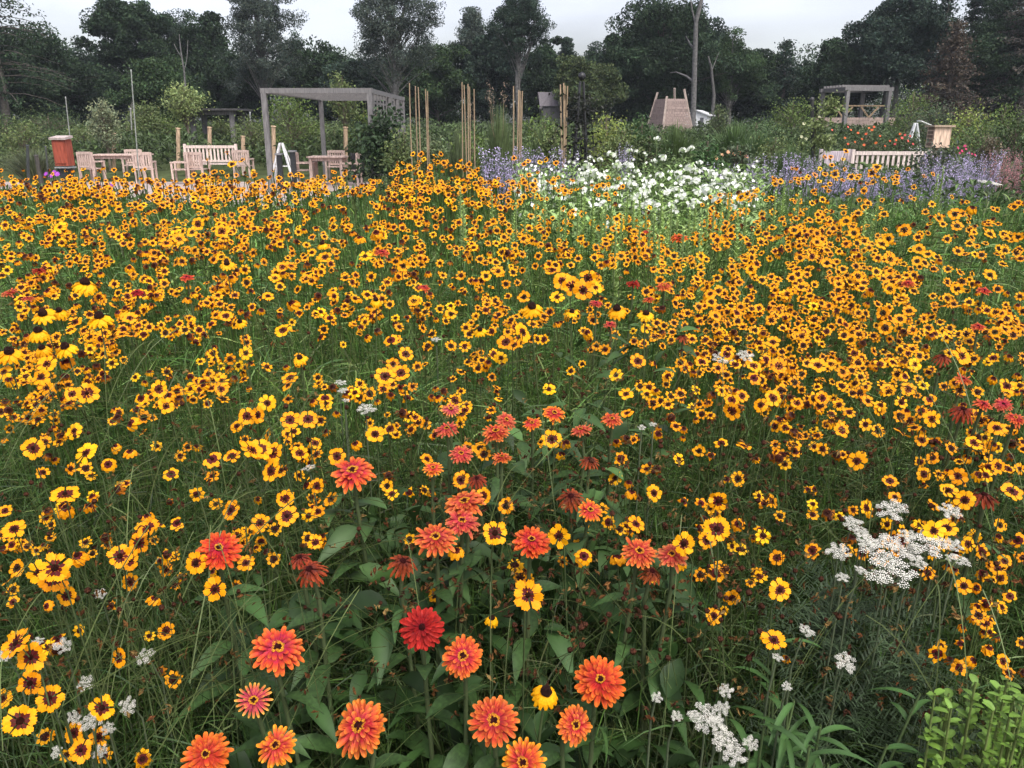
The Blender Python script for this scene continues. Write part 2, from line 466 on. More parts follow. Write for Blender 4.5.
# ------------------------------------------------------------------ saplings, shrubs and grasses of the garden behind the bed
def sapling(x, top, base, w, D, col, label, n=420, leaf=.09, trunk=(.16, .13, .1), name='young_tree', cb=.35):
    b = P(x, base, D); t = P(x, top, D)
    gz = float(ground_h(D))
    b.z = gz
    H = t.z - gz; Rc = w / 2 * D / F
    root = empty(name, b, 0, label, 'young tree' if name == 'young_tree' else 'shrub')
    tr, cr = MB(), MB()
    tr.tubes(np.array([[0, 0, 0], [.02, 0, H * .3], [-.01, 0, H * .6], [0, 0, H * .95]]), np.array([.035, .03, .02, .008]) * (1 + H * .15), 6, trunk)
    C, s = [], []
    for k in range(max(10, n // 28)):
        u = rng.normal(size=3); u /= np.linalg.norm(u)
        hz = cb + (1 - cb) * .5 * (1 + u[2] * rng.uniform(.5, 1))
        c = np.array([u[0] * Rc * rng.uniform(.3, .95), u[1] * Rc * rng.uniform(.3, .95), H * hz])
        tubes_from(tr, (0, 0, H * max(.12, hz - .2)), c, .012, .004, (0, 0, .03), 4, 3, trunk)
        m = 28
        C.append(c + rng.normal(0, 1, (m, 3)) * np.array([.3, .3, .2]) * Rc * rng.uniform(.6, 1.1)); s.append(np.full(m, rng.normal(1, .2)))
    C = np.concatenate(C); s = np.clip(np.concatenate(s) + rng.normal(0, .15, len(C)), .4, 1.7)[:, None]
    C[:, 2] = np.maximum(C[:, 2], .03)
    cr.leaves(C, rng.uniform(.6, 1.3, len(C)) * leaf, np.array(col) * s * (1 + rng.normal(0, .06, (len(C), 1)) * np.array([1, 0, -.5])), .55)
    tr.build('trunk' if name == 'young_tree' else 'stem', M_BARK, root, True)
    cr.build('crown' if name == 'young_tree' else 'foliage', M_LEAF, root)
    return root


def shrub(x, top, w, D, col, label, n=700, leaf=.07, name='shrub'):
    return sapling(x, top, 140, w, D, col, label, n, leaf, name=name, cb=.02)


SG, YG, DG, FG, GG = (.11, .145, .05), (.21, .26, .06), (.05, .08, .025), (.10, .15, .035), (.20, .23, .13)
sapling(108, 102, 152, 30, 27, GG, 'slender pale grey-green young tree behind the red box', 2200, .09)
sapling(189, 83, 140, 36, 31, (.2, .25, .09), 'bright yellow-green young tree beside the dark shelter', 2200, .10, cb=.5)
sapling(346, 72, 150, 32, 28, SG, 'young tree with pale trunk standing behind the pergola', 1800, .09)
sapling(150, 104, 150, 36, 33, SG, 'loose olive young tree behind the tall thin pole', 1800, .10)
for args in [
 (24, 122, 44, 26, SG, 'olive round shrub left of the red box'),
 (8, 118, 50, 33, DG, 'dark shrub at the far end of the planting'),
 (52, 112, 70, 38, DG, 'wide dark shrub mass behind the red box'),
 (84, 128, 40, 30, SG, 'soft green shrub behind the wooden armchair'),
 (128, 124, 46, 32, SG, 'low green shrub behind the wooden table'),
 (165, 118, 46, 34, FG, 'mid-green shrub left of the dark shelter'),
 (222, 120, 40, 33.6, SG, 'olive shrub growing beneath the dark shelter roof'),
 (252, 118, 44, 30, SG, 'soft shrub between dark shelter and pergola'),
 (291, 94, 54, 29, FG, 'layered fresh green shrub seen through the pergola'),
 (312, 122, 50, 31, SG, 'low olive shrub under the pergola roof line'),
 (335, 128, 60, 30, (.11, .15, .06), 'pale grassy shrub seen between the pergola posts'),
 (365, 108, 34, 29, FG, 'green shrub behind the vine-covered post'),
 (404, 128, 44, 15, SG, 'loose green plant at the foot of the thin cane row'),
 (430, 132, 40, 14, (.1, .13, .06), 'pale leafy plant below the thin canes'),
 (470, 128, 50, 15, FG, 'leafy shrub around the second cane group'),
 (545, 118, 60, 16, FG, 'bushy green plant left of the tied cane bundle'),
 (555, 126, 40, 14, SG, 'olive plant at the foot of the tied canes'),
 (606, 112, 54, 17, YG, 'yellow-green big-leaved shrub right of the black obelisk'),
 (622, 126, 50, 15, SG, 'soft green shrub before the yellow-green one'),
 (642, 110, 38, 16, (.045, .09, .03), 'dense dark green climber-covered bush by the slatted tower'),
 (650, 132, 56, 15, DG, 'dark bush behind the white flower bed'),
 (708, 136, 36, 12, (.06, .12, .04), 'cone-shaped fresh green bush behind the white flowers'),
 (717, 106, 22, 34, (.09, .12, .05), 'small upright conifer-like bush beside the white building'),
 (755, 120, 60, 28, (.07, .12, .045), 'wide soft green shrub left of the climbing rose'),
 (790, 100, 52, 36, FG, 'tall leafy shrub in front of the spruce'),
 (776, 134, 50, 18, SG, 'low silvery shrub behind the lavender'),
 (738, 140, 46, 12, (.07, .1, .05), 'low bush right of the white flower bed'),
 (866, 127, 66, 22.5, (.07, .1, .04), 'bushy green zinnia bed before the grey pergola, wider part'),
 (908, 88, 46, 34, FG, 'tall light green shrub right of the grey pergola'),
 (932, 100, 46, 30, (.075, .105, .055), 'grey-green shrub above the wooden hive box'),
 (965, 112, 56, 26, YG, 'bright green spreading shrub right of the hive box'),
 (1000, 104, 50, 28, FG, 'leafy green shrub near the edge of the woods'),
 (980, 122, 66, 22, (.09, .14, .045), 'light green arching shrub above the pink flowers'),
 (993, 134, 24, 15, (.15, .13, .085), 'round brownish dry bush behind the purple sage'),
 (1015, 118, 50, 20, DG, 'dark shrub at the end of the garden'),
 (940, 146, 50, 14, (.09, .11, .075), 'low silvery shrub under the hive box'),
 (906, 132, 40, 22.5, (.07, .1, .04), 'bushy green zinnia bed behind the bench end, hiding the foot of the white frame'),
]:
    shrub(*args, n=int(1400 + args[2] * 30), leaf=.045 + args[3] * .0012)


def grass_clump(x, top, w, D, n, col, label, arch=.5, wid=.012, name='ornamental_grass', plume=0):
    gz = float(ground_h(D)); b = P(x, 140, D); b.z = gz
    H = P(x, top, D).z - gz; Rc = w / 2 * D / F
    root = empty(name, b, 0, label, 'grass clump')
    m = MB(); K = 7
    a = rng.random(n) * 6.28; r = rng.random(n) ** .6
    t = np.linspace(0, 1, K)[None, :, None]
    d = np.stack([np.cos(a), np.sin(a), np.zeros(n)], 1)
    L = H * rng.uniform(.65, 1.05, n)
    out = Rc * r * rng.uniform(.5, 1.1, n)
    p = d[:, None] * (out[:, None, None] * (.25 + .75 * t ** 1.8)) + np.array([0, 0, 1.]) * (L[:, None, None] * (t - arch * (r[:, None, None] ** 2) * t ** 3 * .8))
    wd = wid * np.array([1, 1, 1, .9, .7, .45, .1])[None] * rng.uniform(.6, 1.3, (n, 1))
    sd_ = unit(np.cross(d, rng.normal(size=(n, 3)) * .4 + np.array([0, 0, 1.])))
    m.ribbons(p, wd, sd_, np.array(col) * np.clip(rng.normal(1, .25, (n, 1)), .4, 1.7))
    m.build('blades', M_LEAF, root)
    for k in range(plume):
        q = MB(); aa = rng.random() * 6.28
        e = np.array([math.cos(aa) * Rc * .6, math.sin(aa) * Rc * .3, H * rng.uniform(1.0, 1.15)])
        q.tubes(np.array([[0, 0, H * .5], e * .75, e]), np.array([.006, .005, .003]), 4, (.2, .17, .1))
        q.leaves(e + rng.normal(0, 1, (50, 3)) * np.array([.03, .03, .1]), .04, np.tile([.25, .19, .14], (50, 1)), .3)
        q.build('plume', M_LEAF, root)
grass_clump(500, 104, 66, 13.5, 900, (.11, .15, .06), 'tall arching pampas-like grass between two cane bundles', .6, .02, plume=3)
grass_clump(458, 122, 56, 13, 600, (.1, .13, .06), 'arching grass around the second cane group', .6, .018, plume=1)
grass_clump(540, 112, 44, 14.5, 500, (.1, .14, .06), 'arching grass left of the tied cane bundle', .6, .016)
grass_clump(676, 120, 70, 24, 900, (.085, .13, .04), 'soft fountain grass in front of the slatted tower', .35, .02)
grass_clump(735, 118, 70, 26, 900, (.085, .14, .045), 'wide soft fountain grass right of the slatted tower', .35, .022)
grass_clump(760, 128, 60, 24, 800, (.07, .12, .04), 'third soft grass tuft, before the tall leafy shrub', .35, .02)
grass_clump(790, 140, 70, 17, 900, (.08, .13, .045), 'green grass tuft behind the lavender and left of the bench', .4, .014)
grass_clump(1010, 178, 66, 9, 700, (.05, .1, .03), 'dark green grassy tuft near the red-pink flowers', .5, .012)
grass_clump(330, 140, 90, 29, 900, (.12, .16, .065), 'pale meadow grass seen through the pergola', .2, .025)
grass_clump(30, 146, 90, 22, 700, (.08, .1, .05), 'rough grass around the dark stakes', .3, .02)

# low growth that fills the garden between the bed and the woods: nobody could count it
m = MB()
def scatter_low(n, x0, x1, d0, d1, hfun, col, size, keep=lambda x, y: np.ones(len(x), bool)):
    y = d0 + (d1 - d0) * rng.random(n); u = rng.uniform(x0, x1, n)
    x = u * y
    k = keep(x, y); x, y = x[k], y[k]
    h = hfun(x, y) * rng.random(len(x)) ** .6
    c = np.array(col) * np.clip(rng.normal(1, .3, (len(x), 1)), .35, 1.9) * (1 + .25 * np.sin(x * 2.1)[:, None] * np.cos(y * 1.3)[:, None])
    m.leaves(np.stack([x, y, ground_h(y) + h + .01], 1), size * rng.uniform(.6, 1.4, len(x)), c, .4)
off = lambda x, y: ~((x < -3.0) & (x > -17.2) & (y > 16.8) & (y < 27)) & ~((x < -3.6) & (x > -7) & (y > 11.8) & (y < 17.6))
scatter_low(30000, -.85, .85, 6.2, 14, lambda x, y: np.where(x < -1.3, .5, .85) + .12 * np.sin(x * 3), (.06, .10, .03), .085, off)
scatter_low(26000, -.85, .85, 14, 27, lambda x, y: np.where(x < -1.3, .35, .7) + .1 * np.sin(x * 2), (.075, .115, .035), .15, off)
scatter_low(70000, -.85, .85, 26.6, 48, lambda x, y: np.where(y > 36, .5, .85) + .3 * np.sin(x * .9) * np.sin(y * .7), (.055, .085, .03), .2)
tag(m.build('ground_cover', M_LEAF), 'mixed low green growth between the flower bed and the woods', 'ground cover', kind='stuff')

# ------------------------------------------------------------------ timber structures and furniture
GREY, PINKW, TAN, DKG = (.155, .148, .148), (.46, .345, .30), (.42, .30, .19), (.05, .055, .055)

def part(name, parent, mtl, *boxes, col=(.5, .5, .5), smooth=False):
    q = MB()
    for b in boxes:
        if len(b) == 2: q.box(b[0], b[1], col=col)
        elif len(b) == 3: q.box(b[0], b[1], b[2], col=col)
        else: q.beam(b[0], b[1], b[2], b[3], col=col)
    return q.build(name, mtl, parent, smooth)

# big grey pergola
r = empty('pergola', (-4.465, 23.0, 0), 0, 'large grey timber pergola with slatted roof and vine-covered side trellis', 'pergola')
hx, hy, ph = 1.21, 2.95, P(266, 88, 20).z
for sx in (-1, 1):
    for sy in (-1, 1):
        part('post', r, M_PAINT, ((sx * hx, sy * hy, ph / 2 - .055), (.115, .115, ph - .115)), col=GREY)
part('post', r, M_PAINT, ((hx, 0.1, ph / 2 - .055), (.115, .115, ph - .115)), col=GREY)
part('post', r, M_PAINT, ((hx, 1.6, ph / 2 - .055), (.115, .115, ph - .115)), col=GREY)
for sy in (-1, 1):
    part('beam', r, M_PAINT, ((0, sy * hy, ph - .055), (2 * hx + .14, .09, .11)), col=GREY)
for sx in (-1, 1):
    part('beam', r, M_PAINT, ((sx * hx, 0, ph - .056), (.08, 2 * hy - .095, .105)), col=GREY)
for k in range(20):
    part('rafter', r, M_PAINT, ((0, -hy + .28 + k * .28, ph - .05), (2 * hx - .09, .05, .085)), col=GREY)
tr = empty('trellis', (0, 0, 0)); tr.parent = r
for k in range(5):
    part('rail', tr, M_PAINT, ((hx, .02, .5 + k * .38), (.03, 2 * hy - .16, .05)), col=GREY)
for k in range(11):
    part('upright', tr, M_PAINT, ((hx + .033, -2.6 + k * .5, 1.25), (.03, .05, 2.0)), col=GREY)
# vine on its front corner post
v = empty('climbing_vine', (-3.15, 19.9, 0), 0, 'dark leafy vine climbing the corner of the large grey pergola', 'vine')
q = MB(); C = []
for k in range(46):
    hz = rng.random() ** .8
    c = np.array([rng.normal(.16, .34 - .2 * hz), rng.normal(-.1, .25), .2 + hz * 1.45])
    C.append(c + rng.normal(0, 1, (55, 3)) * .17)
C = np.concatenate(C); C[:, 2] = np.maximum(C[:, 2], .03)
q.leaves(C, rng.uniform(.07, .14, len(C)), np.array((.03, .055, .022)) * np.clip(rng.normal(1, .3, (len(C), 1)), .4, 2), .8)
q.build('foliage', M_LEAF, v)
q = MB(); q.tubes(np.array([[0, 0, 0], [.1, -.1, .7], [-.05, -.1, 1.4], [.1, -.05, 1.9]]), np.array([.03, .025, .02, .01]), 6, (.12, .09, .07)); q.build('stem', M_BARK, v)

# small dark shelter
b = P(219, 130, 32); gz = float(ground_h(32))
r = empty('shelter', (b.x, 32, gz), 0, 'small dark timber shelter with flat roof beside the yellow-green young tree', 'shelter')
top = P(219, 111, 32).z - gz
for sx, sy in ((-.72, -.6), (.72, -.6), (-.72, .6), (.72, .6)):
    part('post', r, M_WOOD, ((sx, sy, top / 2 - .07), (.16, .16, top - .14)), col=(.13, .125, .125))
part('roof', r, M_WOOD, ((0, 0, top + .04), (2.1, 1.7, .07)), col=(.06, .058, .058))
for sy in (-.6, .6):
    part('beam', r, M_WOOD, ((0, sy, top - .07), (1.75, .1, .14)), col=(.12, .115, .115))

# right grey pergola on the rise
b = P(852, 128, 50); gz = float(ground_h(50))
r = empty('pergola', (b.x, 50, gz), R(10), 'smaller grey pergola on the rise behind the orange flower bed', 'pergola')
ph = P(852, 88, 50).z - gz
for sx, sy in ((-1.25, -1.2), (1.3, -1.2), (-1.25, 1.4), (1.3, 1.4)):
    part('post', r, M_PAINT, ((sx, sy, ph / 2 - .1), (.2, .2, ph - .2)), col=GREY)
for sy in (-1.2, 1.4):
    part('beam', r, M_PAINT, ((0.02, sy, ph - .1), (2.95, .18, .2)), col=GREY)
for sx in (-1.25, 1.3):
    part('beam', r, M_PAINT, ((sx, .1, ph - .1), (.16, 2.38, .19)), col=GREY)
for k in range(7):
    part('rafter', r, M_PAINT, ((0.02, -.85 + k * .32, ph + .06), (2.9, .08, .12)), col=GREY)
r = empty('timber_screen', (b.x + .3, 50.4, gz), 0, 'low tan board screen with crossed braces inside the smaller pergola', 'screen')
part('board_panel', r, M_WOOD, *[((0, 0, .12 + k * .16), (4.6, .04, .15)) for k in range(4)], col=PINKW)
for s in (-.75, .75):
    part('brace', r, M_WOOD, ((s - .5, .0, 1.25), (s, .0, .68), .06, .08), col=TAN)
    part('brace', r, M_WOOD, ((s + .5, .0, 1.25), (s, .0, .68), .06, .08), col=TAN)
part('rail', r, M_WOOD, ((0, .0, 1.32), (3.4, .06, .07)), col=TAN)

# slatted tower
D = 40; b = P(669, 131, D); gz = float(ground_h(D))
r = empty('slatted_tower', (b.x, D, gz), R(20), 'tapering tower of pinkish wooden slats with posts sticking out on top', 'tower')
Ht = P(669, 99, D).z - gz; w0, w1 = .86, .5
cs = [(-1, -1), (1, -1), (1, 1), (-1, 1)]
ext = [1.05, 1.22, 1.26, 1.16]
for k, (sx, sy) in enumerate(cs):
    part('post', r, M_WOOD, ((sx * w0, sy * w0, 0), (sx * (w0 + (w1 - w0) * ext[k]), sy * (w0 + (w1 - w0) * ext[k]), Ht * ext[k]), .08, .08), col=(.36, .29, .25))
for k in range(4):
    a, c = cs[k], cs[(k + 1) % 4]
    q = MB()
    for j in range(17):
        h = (j + .5) / 17; w = w0 + (w1 - w0) * h
        mx, my = (a[0] + c[0]) / 2, (a[1] + c[1]) / 2
        L = 2 * w - .1
        q.box((mx * w, my * w, h * Ht), (L if my else .03, .03 if my else L, Ht / 17 * .92), col=np.array((.27, .205, .185)) * rng.uniform(.85, 1.1))
    q.build('slat_wall', M_WOOD, r)

# far buildings
D = 49; b = P(699, 118, D); gz = float(ground_h(D))
r = empty('white_house', (b.x, D, gz), R(-24), 'small white house with pale gabled roof seen under the trees', 'house')
zr = P(696, 110, D).z - gz; z0 = P(696, 115.5, D).z - gz; hw = .62
part('wall', r, M_PAINT, ((0, 0, z0 / 2), (2 * hw, 1.5, z0)), col=(.62, .62, .63))
q = MB()
for s in (-1, 1):
    q.add([(s * (hw + .12), -.86, z0 - .04), (s * (hw + .12), .86, z0 - .04), (0, .86, zr - .05), (0, -.86, zr - .05), (s * (hw + .12), -.86, z0 + .02), (s * (hw + .12), .86, z0 + .02), (0, .86, zr), (0, -.86, zr)],
          [[0, 1, 2, 3], [4, 7, 6, 5], [0, 3, 7, 4], [0, 4, 5, 1], [1, 5, 6, 2]], (.55, .55, .57))
q.build('roof', M_PAINT, r)
q = MB()
for s in (-.75, .75):
    q.add([(-hw, s, z0), (hw, s, z0), (0, s, zr - .06)], [[0, 1, 2]], (.62, .62, .63))
q.build('gable', M_PAINT, r)
part('window', r, M_METAL, ((-.15, -.755, z0 - .3), (.22, .02, .26)), col=(.04, .05, .06))
part('door', r, M_METAL, ((.32, -.755, z0 - .42), (.2, .02, .6)), col=(.1, .1, .11))
D = 50; b = P(554, 110, D); gz = float(ground_h(D))
r = empty('shed', (b.x, D, gz), R(8), 'dim grey shed roof showing between dark trees behind the canes', 'shed')
sh = P(554, 92, D).z - gz
part('wall', r, M_WOOD, ((0, 0, sh * .3), (1.5, 1.2, sh * .6)), col=(.07, .068, .07))
part('roof', r, M_WOOD, ((-.95, -.75, sh * .55), (-.1, -.0, sh), .1, .1), ((0, -.36, sh * .8), (1.9, 1.0, .06), (R(50), 0, 0)), ((0, .36, sh * .8), (1.9, 1.0, .06), (R(-50), 0, 0)), col=(.11, .10, .11))

# garden furniture -------------------------------------------------
def armchair(loc, rz, label, col=PINKW):
    r = empty('garden_armchair', (*loc, 0), rz, label, 'armchair', 'wooden garden armchairs on the paving')
    for sx in (-.26, .26):
        part('leg', r, M_WOOD, ((sx, -.24, .31), (.06, .06, .62)), col=col)
        part('leg', r, M_WOOD, ((sx, .24, .46), (.06, .06, .92)), col=col)
        part('armrest', r, M_WOOD, ((sx, -.03, .64), (.08, .5, .04)), col=col)
    part('seat', r, M_WOOD, *[((0, -.22 + k * .088, .43), (.46, .075, .03)) for k in range(6)], col=col)
    part('backrest', r, M_WOOD, ((0, .24, .89), (.46, .05, .08)), ((0, .24, .5), (.46, .05, .06)), *[((-.19 + k * .075, .24, .69), (.045, .03, .31)) for k in range(6)], col=col)
    r.scale = (.86, .86, .9)
    return r

def bench(loc, rz, L, label, col=PINKW, name='garden_bench'):
    r = empty(name, (*loc, 0), rz, label, 'bench')
    for sx in (-L / 2, L / 2):
        part('leg', r, M_WOOD, ((sx, -.26, .31), (.07, .07, .62)), col=col)
        part('leg', r, M_WOOD, ((sx, .24, .5), (.07, .07, 1.0)), col=col)
        part('armrest', r, M_WOOD, ((sx, -.04, .645), (.09, .52, .045)), col=col)
    part('seat', r, M_WOOD, *[((0, -.22 + k * .088, .43), (L - .08, .075, .03)) for k in range(6)], col=col)
    br = empty('backrest', (0, 0, 0)); br.parent = r
    part('top_rail', br, M_WOOD, ((0, .24, .92), (L - .075, .05, .08)), col=col)
    part('lower_rail', br, M_WOOD, ((0, .24, .52), (L - .075, .05, .06)), col=col)
    n = int(L / .115)
    for k in range(n):
        part('slat', br, M_WOOD, ((-L / 2 + .1 + (L - .2) * k / (n - 1), .24, .715), (.05, .025, .328)), col=col)
    return r

def table(loc, rz, L, Wd, label, col=PINKW):
    r = empty('garden_table', (*loc, 0), rz, label, 'table', 'wooden garden tables on the paving')
    part('tabletop', r, M_WOOD, *[((0, -Wd / 2 + Wd / 12 + k * Wd / 6, .73), (L, Wd / 6 - .01, .035)) for k in range(6)], col=col)
    part('apron', r, M_WOOD, ((0, -Wd / 2 + .1, .67), (L - .24, .025, .08)), ((0, Wd / 2 - .1, .67), (L - .24, .025, .08)), col=col)
    for sx in (-1, 1):
        for sy in (-1, 1):
            part('leg', r, M_WOOD, ((sx * (L / 2 - .08), sy * (Wd / 2 - .08), .355), (.07, .07, .71)), col=col)

def at(x, D): return ((x - 512) / F * D / 1.047, D)
bench(at(211, 25.5), R(180), 1.5, 'slatted wooden bench on the paving with a white rail top, before the dark shelter', (.62, .5, .45))
armchair(at(86, 23.5), R(165), 'wooden armchair with its back to the camera beside the red box')
table(at(118, 24.2), R(5), 1.5, .8, 'long wooden table right of the armchair by the red box')
armchair(at(128, 25.6), R(10), 'wooden armchair behind the long wooden table')
armchair(at(140, 23.2), R(190), 'wooden armchair at the near side of the long table')
armchair(at(177, 23), R(-80), 'wooden armchair turned sideways at the end of the slatted bench')
armchair(at(193, 23.2), R(175), 'wooden armchair in front of the slatted bench')
armchair(at(240, 25.2), R(180), 'pale armchair just right of the slatted bench')
armchair(at(302, 22.6), R(95), 'wooden armchair facing the table under the pergola')
table(at(326, 22.6), R(0), .95, .8, 'square wooden table under the large grey pergola')
armchair(at(333, 24.6), R(0), 'wooden armchair behind the square table under the pergola')
armchair(at(349, 22.4), R(-92), 'wooden armchair at the vine side of the square table')
b = at(891, 19.5)
bench(b, R(176), 1.68, 'white-washed slatted bench half hidden by purple sage', (.6, .5, .46))
part('side_screen', bench((P(832, 150, 19.8).x, 19.8), R(176), .62, 'short pale bench seat behind coreopsis left of the white-washed bench', (.5, .42, .44)), M_WOOD, ((0, .3, .8), (.5, .02, .3)), col=(.45, .38, .42))

# red box on its dark post
D = 14.0; pz = P(61, 138, D); pb_ = P(61, 167, D)
r = empty('post_box', (pz.x, D, 0), R(-2), 'brick-red wooden box with pale lid on a dark post', 'box on post')
bh = pz.z - pb_.z
part('cabinet', r, M_PAINT, ((0, 0, pb_.z + bh / 2), (.22, .2, bh - .04)), col=(.27, .06, .035))
part('door', r, M_PAINT, ((0, -.105, pb_.z + bh / 2), (.17, .012, bh - .12)), col=(.30, .065, .038))
part('lid', r, M_PAINT, ((0, -.01, pz.z + .005), (.265, .25, .035), (R(7), 0, 0)), col=(.42, .34, .32))
part('tray', r, M_METAL, ((0, 0, pb_.z - .005), (.24, .23, .02)), col=(.25, .25, .26))
part('post', r, M_METAL, ((0, 0, (pb_.z - .02) / 2), (.13, .13, pb_.z - .02)), col=(.03, .033, .035))
for s in (-1, 1):
    part('bracket', r, M_METAL, ((s * .14, 0, pb_.z - .02), (s * .06, 0, pb_.z - .22), .03, .03), col=(.03, .033, .035))

# hive box on the other side
D = 15.5; a = P(940, 127, D); c = P(940, 147.5, D)
r = empty('hive_box', (a.x, D, 0), R(2), 'pale wooden insect box with a ladder-like slotted side, right of the white frame', 'insect box')
bh = a.z - c.z
part('cabinet', r, M_WOOD, ((0, 0, c.z + bh / 2), (.3, .26, bh)), col=(.62, .45, .34))
part('lid', r, M_WOOD, ((0, 0, a.z + .015), (.38, .34, .035)), col=(.36, .27, .2))
part('slotted_panel', r, M_METAL, *[((-.156, 0, c.z + .06 + k * bh * .19), (.014, .17, bh * .13)) for k in range(5)], col=(.16, .1, .07))
part('post', r, M_WOOD, ((0, 0, c.z / 2), (.09, .09, c.z)), col=(.3, .24, .18))

# white folding frames
def aframe(x, top, basey, D, wpx, label):
    a = P(x, top, D); gz = float(ground_h(D)); h = a.z - gz; w = wpx / 2 * D / F
    r = empty('folding_frame', (a.x, D, gz), 0, label, 'folding frame')
    for sx in (-1, 1):
        for sy in (-.1, .1):
            part('leg', r, M_PAINT, ((sx * .03, sy * .3, h), (sx * w, sy * 2.4, 0.0), .05, .03), col=(.72, .72, .72))
    part('crossbar', r, M_PAINT, ((-w * .55, -.12, h * .5), (w * .55, -.12, h * .5), .03, .03), col=(.72, .72, .72))
    return r
aframe(281, 143, 170, 21.4, 26, 'white A-shaped folding frame under the large pergola')
r = aframe(916, 123, 140, 26, 22, 'white folding frame with a sloping panel left of the wooden hive box')
part('sloping_panel', r, M_PAINT, ((.08, 0, 1.55), (.95, .0, 1.22), .3, .02), col=(.75, .75, .74))
# dark pedestals, tub
for x, y0, y1, lab in ((279, 155, 180, 'black pedestal post with flat cap nearest the pergola corner'), (292.5, 152, 182, 'black pedestal post with flat cap beside the armchair')):
    a = P(x, y0, 20.6)
    r = empty('pedestal', (a.x, 20.6, 0), 0, lab, 'pedestal', 'black pedestals under the pergola')
    part('post', r, M_METAL, ((0, 0, a.z / 2), (.11, .11, a.z)), col=(.025, .027, .03))
    part('cap', r, M_METAL, ((0, 0, a.z + .02), (.17, .17, .04)), col=(.2, .2, .21))
a = P(357, 153, 23.5)
r = empty('planter_tub', (a.x, 23.5, 0), 0, 'black round tub standing behind the wooden armchair near the vine', 'tub')
q = MB(); q.tubes(np.array([[0, 0, 0], [0, 0, .3], [0, 0, a.z - .06]]), np.array([.14, .17, .19]), 14, (.03, .03, .032)); q.build('body', M_METAL, r, True)
q = MB(); q.tubes(np.array([[0, 0, a.z - .06], [0, 0, a.z], [0, 0, a.z], [0, 0, a.z - .1]]), np.array([.205, .205, .165, .16]), 14, (.04, .04, .042)); q.build('rim', M_METAL, r)

# canes
def cane(x0, y0, x1, y1, D, rad, label, col, group):
    a = P(x0, y0, D); b = P(x1, y1, D)
    d = (a - b); d = d / d.z if abs(d.z) > .01 else Vector((0, 0, 1))
    foot = a - d * a.z; foot.z = float(ground_h(D))
    q = MB(); K = 14
    t = np.linspace(0, 1, K)[:, None]
    p = np.array(foot) * (1 - t) + np.array(a) * t - np.array(foot)
    p[:, 0] += .006 * np.sin(t[:, 0] * 5 + x0)
    rr = np.full(K, rad); rr[2::3] *= 1.18
    q.tubes(p, rr, 7, col)
    tag(q.build('bamboo_cane', M_CANE, None, True, foot), label, 'cane', group)
nth = ('first', 'second', 'third', 'fourth', 'fifth', 'sixth')
for gname, D, rad, cs in (
  ('in the thin row by the trellis', 13, .0085, [(409.5, 83, 411, 130), (415.5, 86, 417, 132), (417.8, 87, 419.5, 130), (425.5, 89, 426.5, 130), (427.8, 91, 428.5, 130)]),
  ('in the group rising from arching grass', 12.5, .0085, [(461.5, 82, 462.5, 135), (464.5, 85, 465.5, 135), (467.5, 84, 468.5, 135), (469.5, 86.5, 469.8, 135), (473.6, 89, 474.6, 135)]),
  ('in the bundle below the slender tree', 12, .0095, [(513.5, 86, 513.0, 150), (518.2, 90, 517.5, 148), (520.4, 91, 519.2, 148), (522.4, 91, 521.5, 148)]),
  ('in the tied bundle by the obelisk', 11, .0095, [(560.4, 84.5, 562.5, 155), (563.6, 83, 563.6, 156), (565.4, 85.5, 564.8, 155), (567.3, 86, 566.2, 150)])):
    for k, c in enumerate(cs):
        cane(*c, D, rad, f'{nth[k]} tan bamboo cane, counted from the pergola, {gname}', np.array((.32, .235, .15)) * rng.uniform(.8, 1.1), 'bamboo canes standing in the garden')
def pole(x0, y0, x1, y1, D, rad, col, label, mtl=M_METAL, name='garden_pole'):
    a = P(x0, y0, D); b = P(x1, y1, D); d = (a - b); d = d / d.z
    gz = float(ground_h(D)); foot = a - d * (a.z - gz); foot.z = gz
    q = MB(); t = np.linspace(0, 1, 5)[:, None]
    q.tubes((np.array(a) - np.array(foot)) * t, np.full(5, rad), 8, col)
    o = q.build(name, mtl, None, True, foot)
    q = MB(); q.tubes((np.array(a) - np.array(foot)) * np.array([[.985], [1.0], [1.006]]), np.array([rad * 1.25, rad * 1.25, rad * .3]), 8, np.array(col) * 1.15)
    q.build('cap', mtl, o, True)
    tag(o, label, 'pole')
pole(131, 70, 137, 150, 22, .015, (.22, .235, .215), 'tall pale thin pole leaning slightly above the wooden table')
pole(65.5, 97, 70, 138, 22, .013, (.2, .21, .2), 'thin grey pole rising behind the red box')
pole(27.5, 145, 28.5, 182, 18, .03, (.04, .045, .045), 'dark stake with a pale tip left of the red box')
pole(36, 155, 40, 176, 19, .045, (.05, .045, .04), 'thick dark stump-like stake between two thin ones')
pole(45.5, 146, 48, 172, 19, .02, (.05, .055, .05), 'thin dark stake next to the red box')
pole(130.5, 108, 132, 135, 30, .022, (.25, .25, .23), 'short grey pole beside the tall leaning one')
pole(250, 112, 250.5, 140, 31, .022, (.3, .31, .31), 'short pale pole right of the dark shelter')
for x, y0, D, lab in ((178, 128, 27, 'tan wooden post behind the sideways armchair'), (209.5, 127, 27.5, 'tan wooden post behind the slatted bench'), (243, 136, 27, 'tan wooden post between bench and pergola'),
                      (273.5, 126, 27, 'tan wooden post just inside the pergola corner'), (345.5, 127, 27, 'tan wooden post below the young tree behind the pergola'), (113.5, 133, 28, 'tan wooden post under the slender pale young tree')):
    pole(x, y0, x + .3, 160, D, .065, (.42, .30, .2), lab, M_WOOD, 'wooden_post')

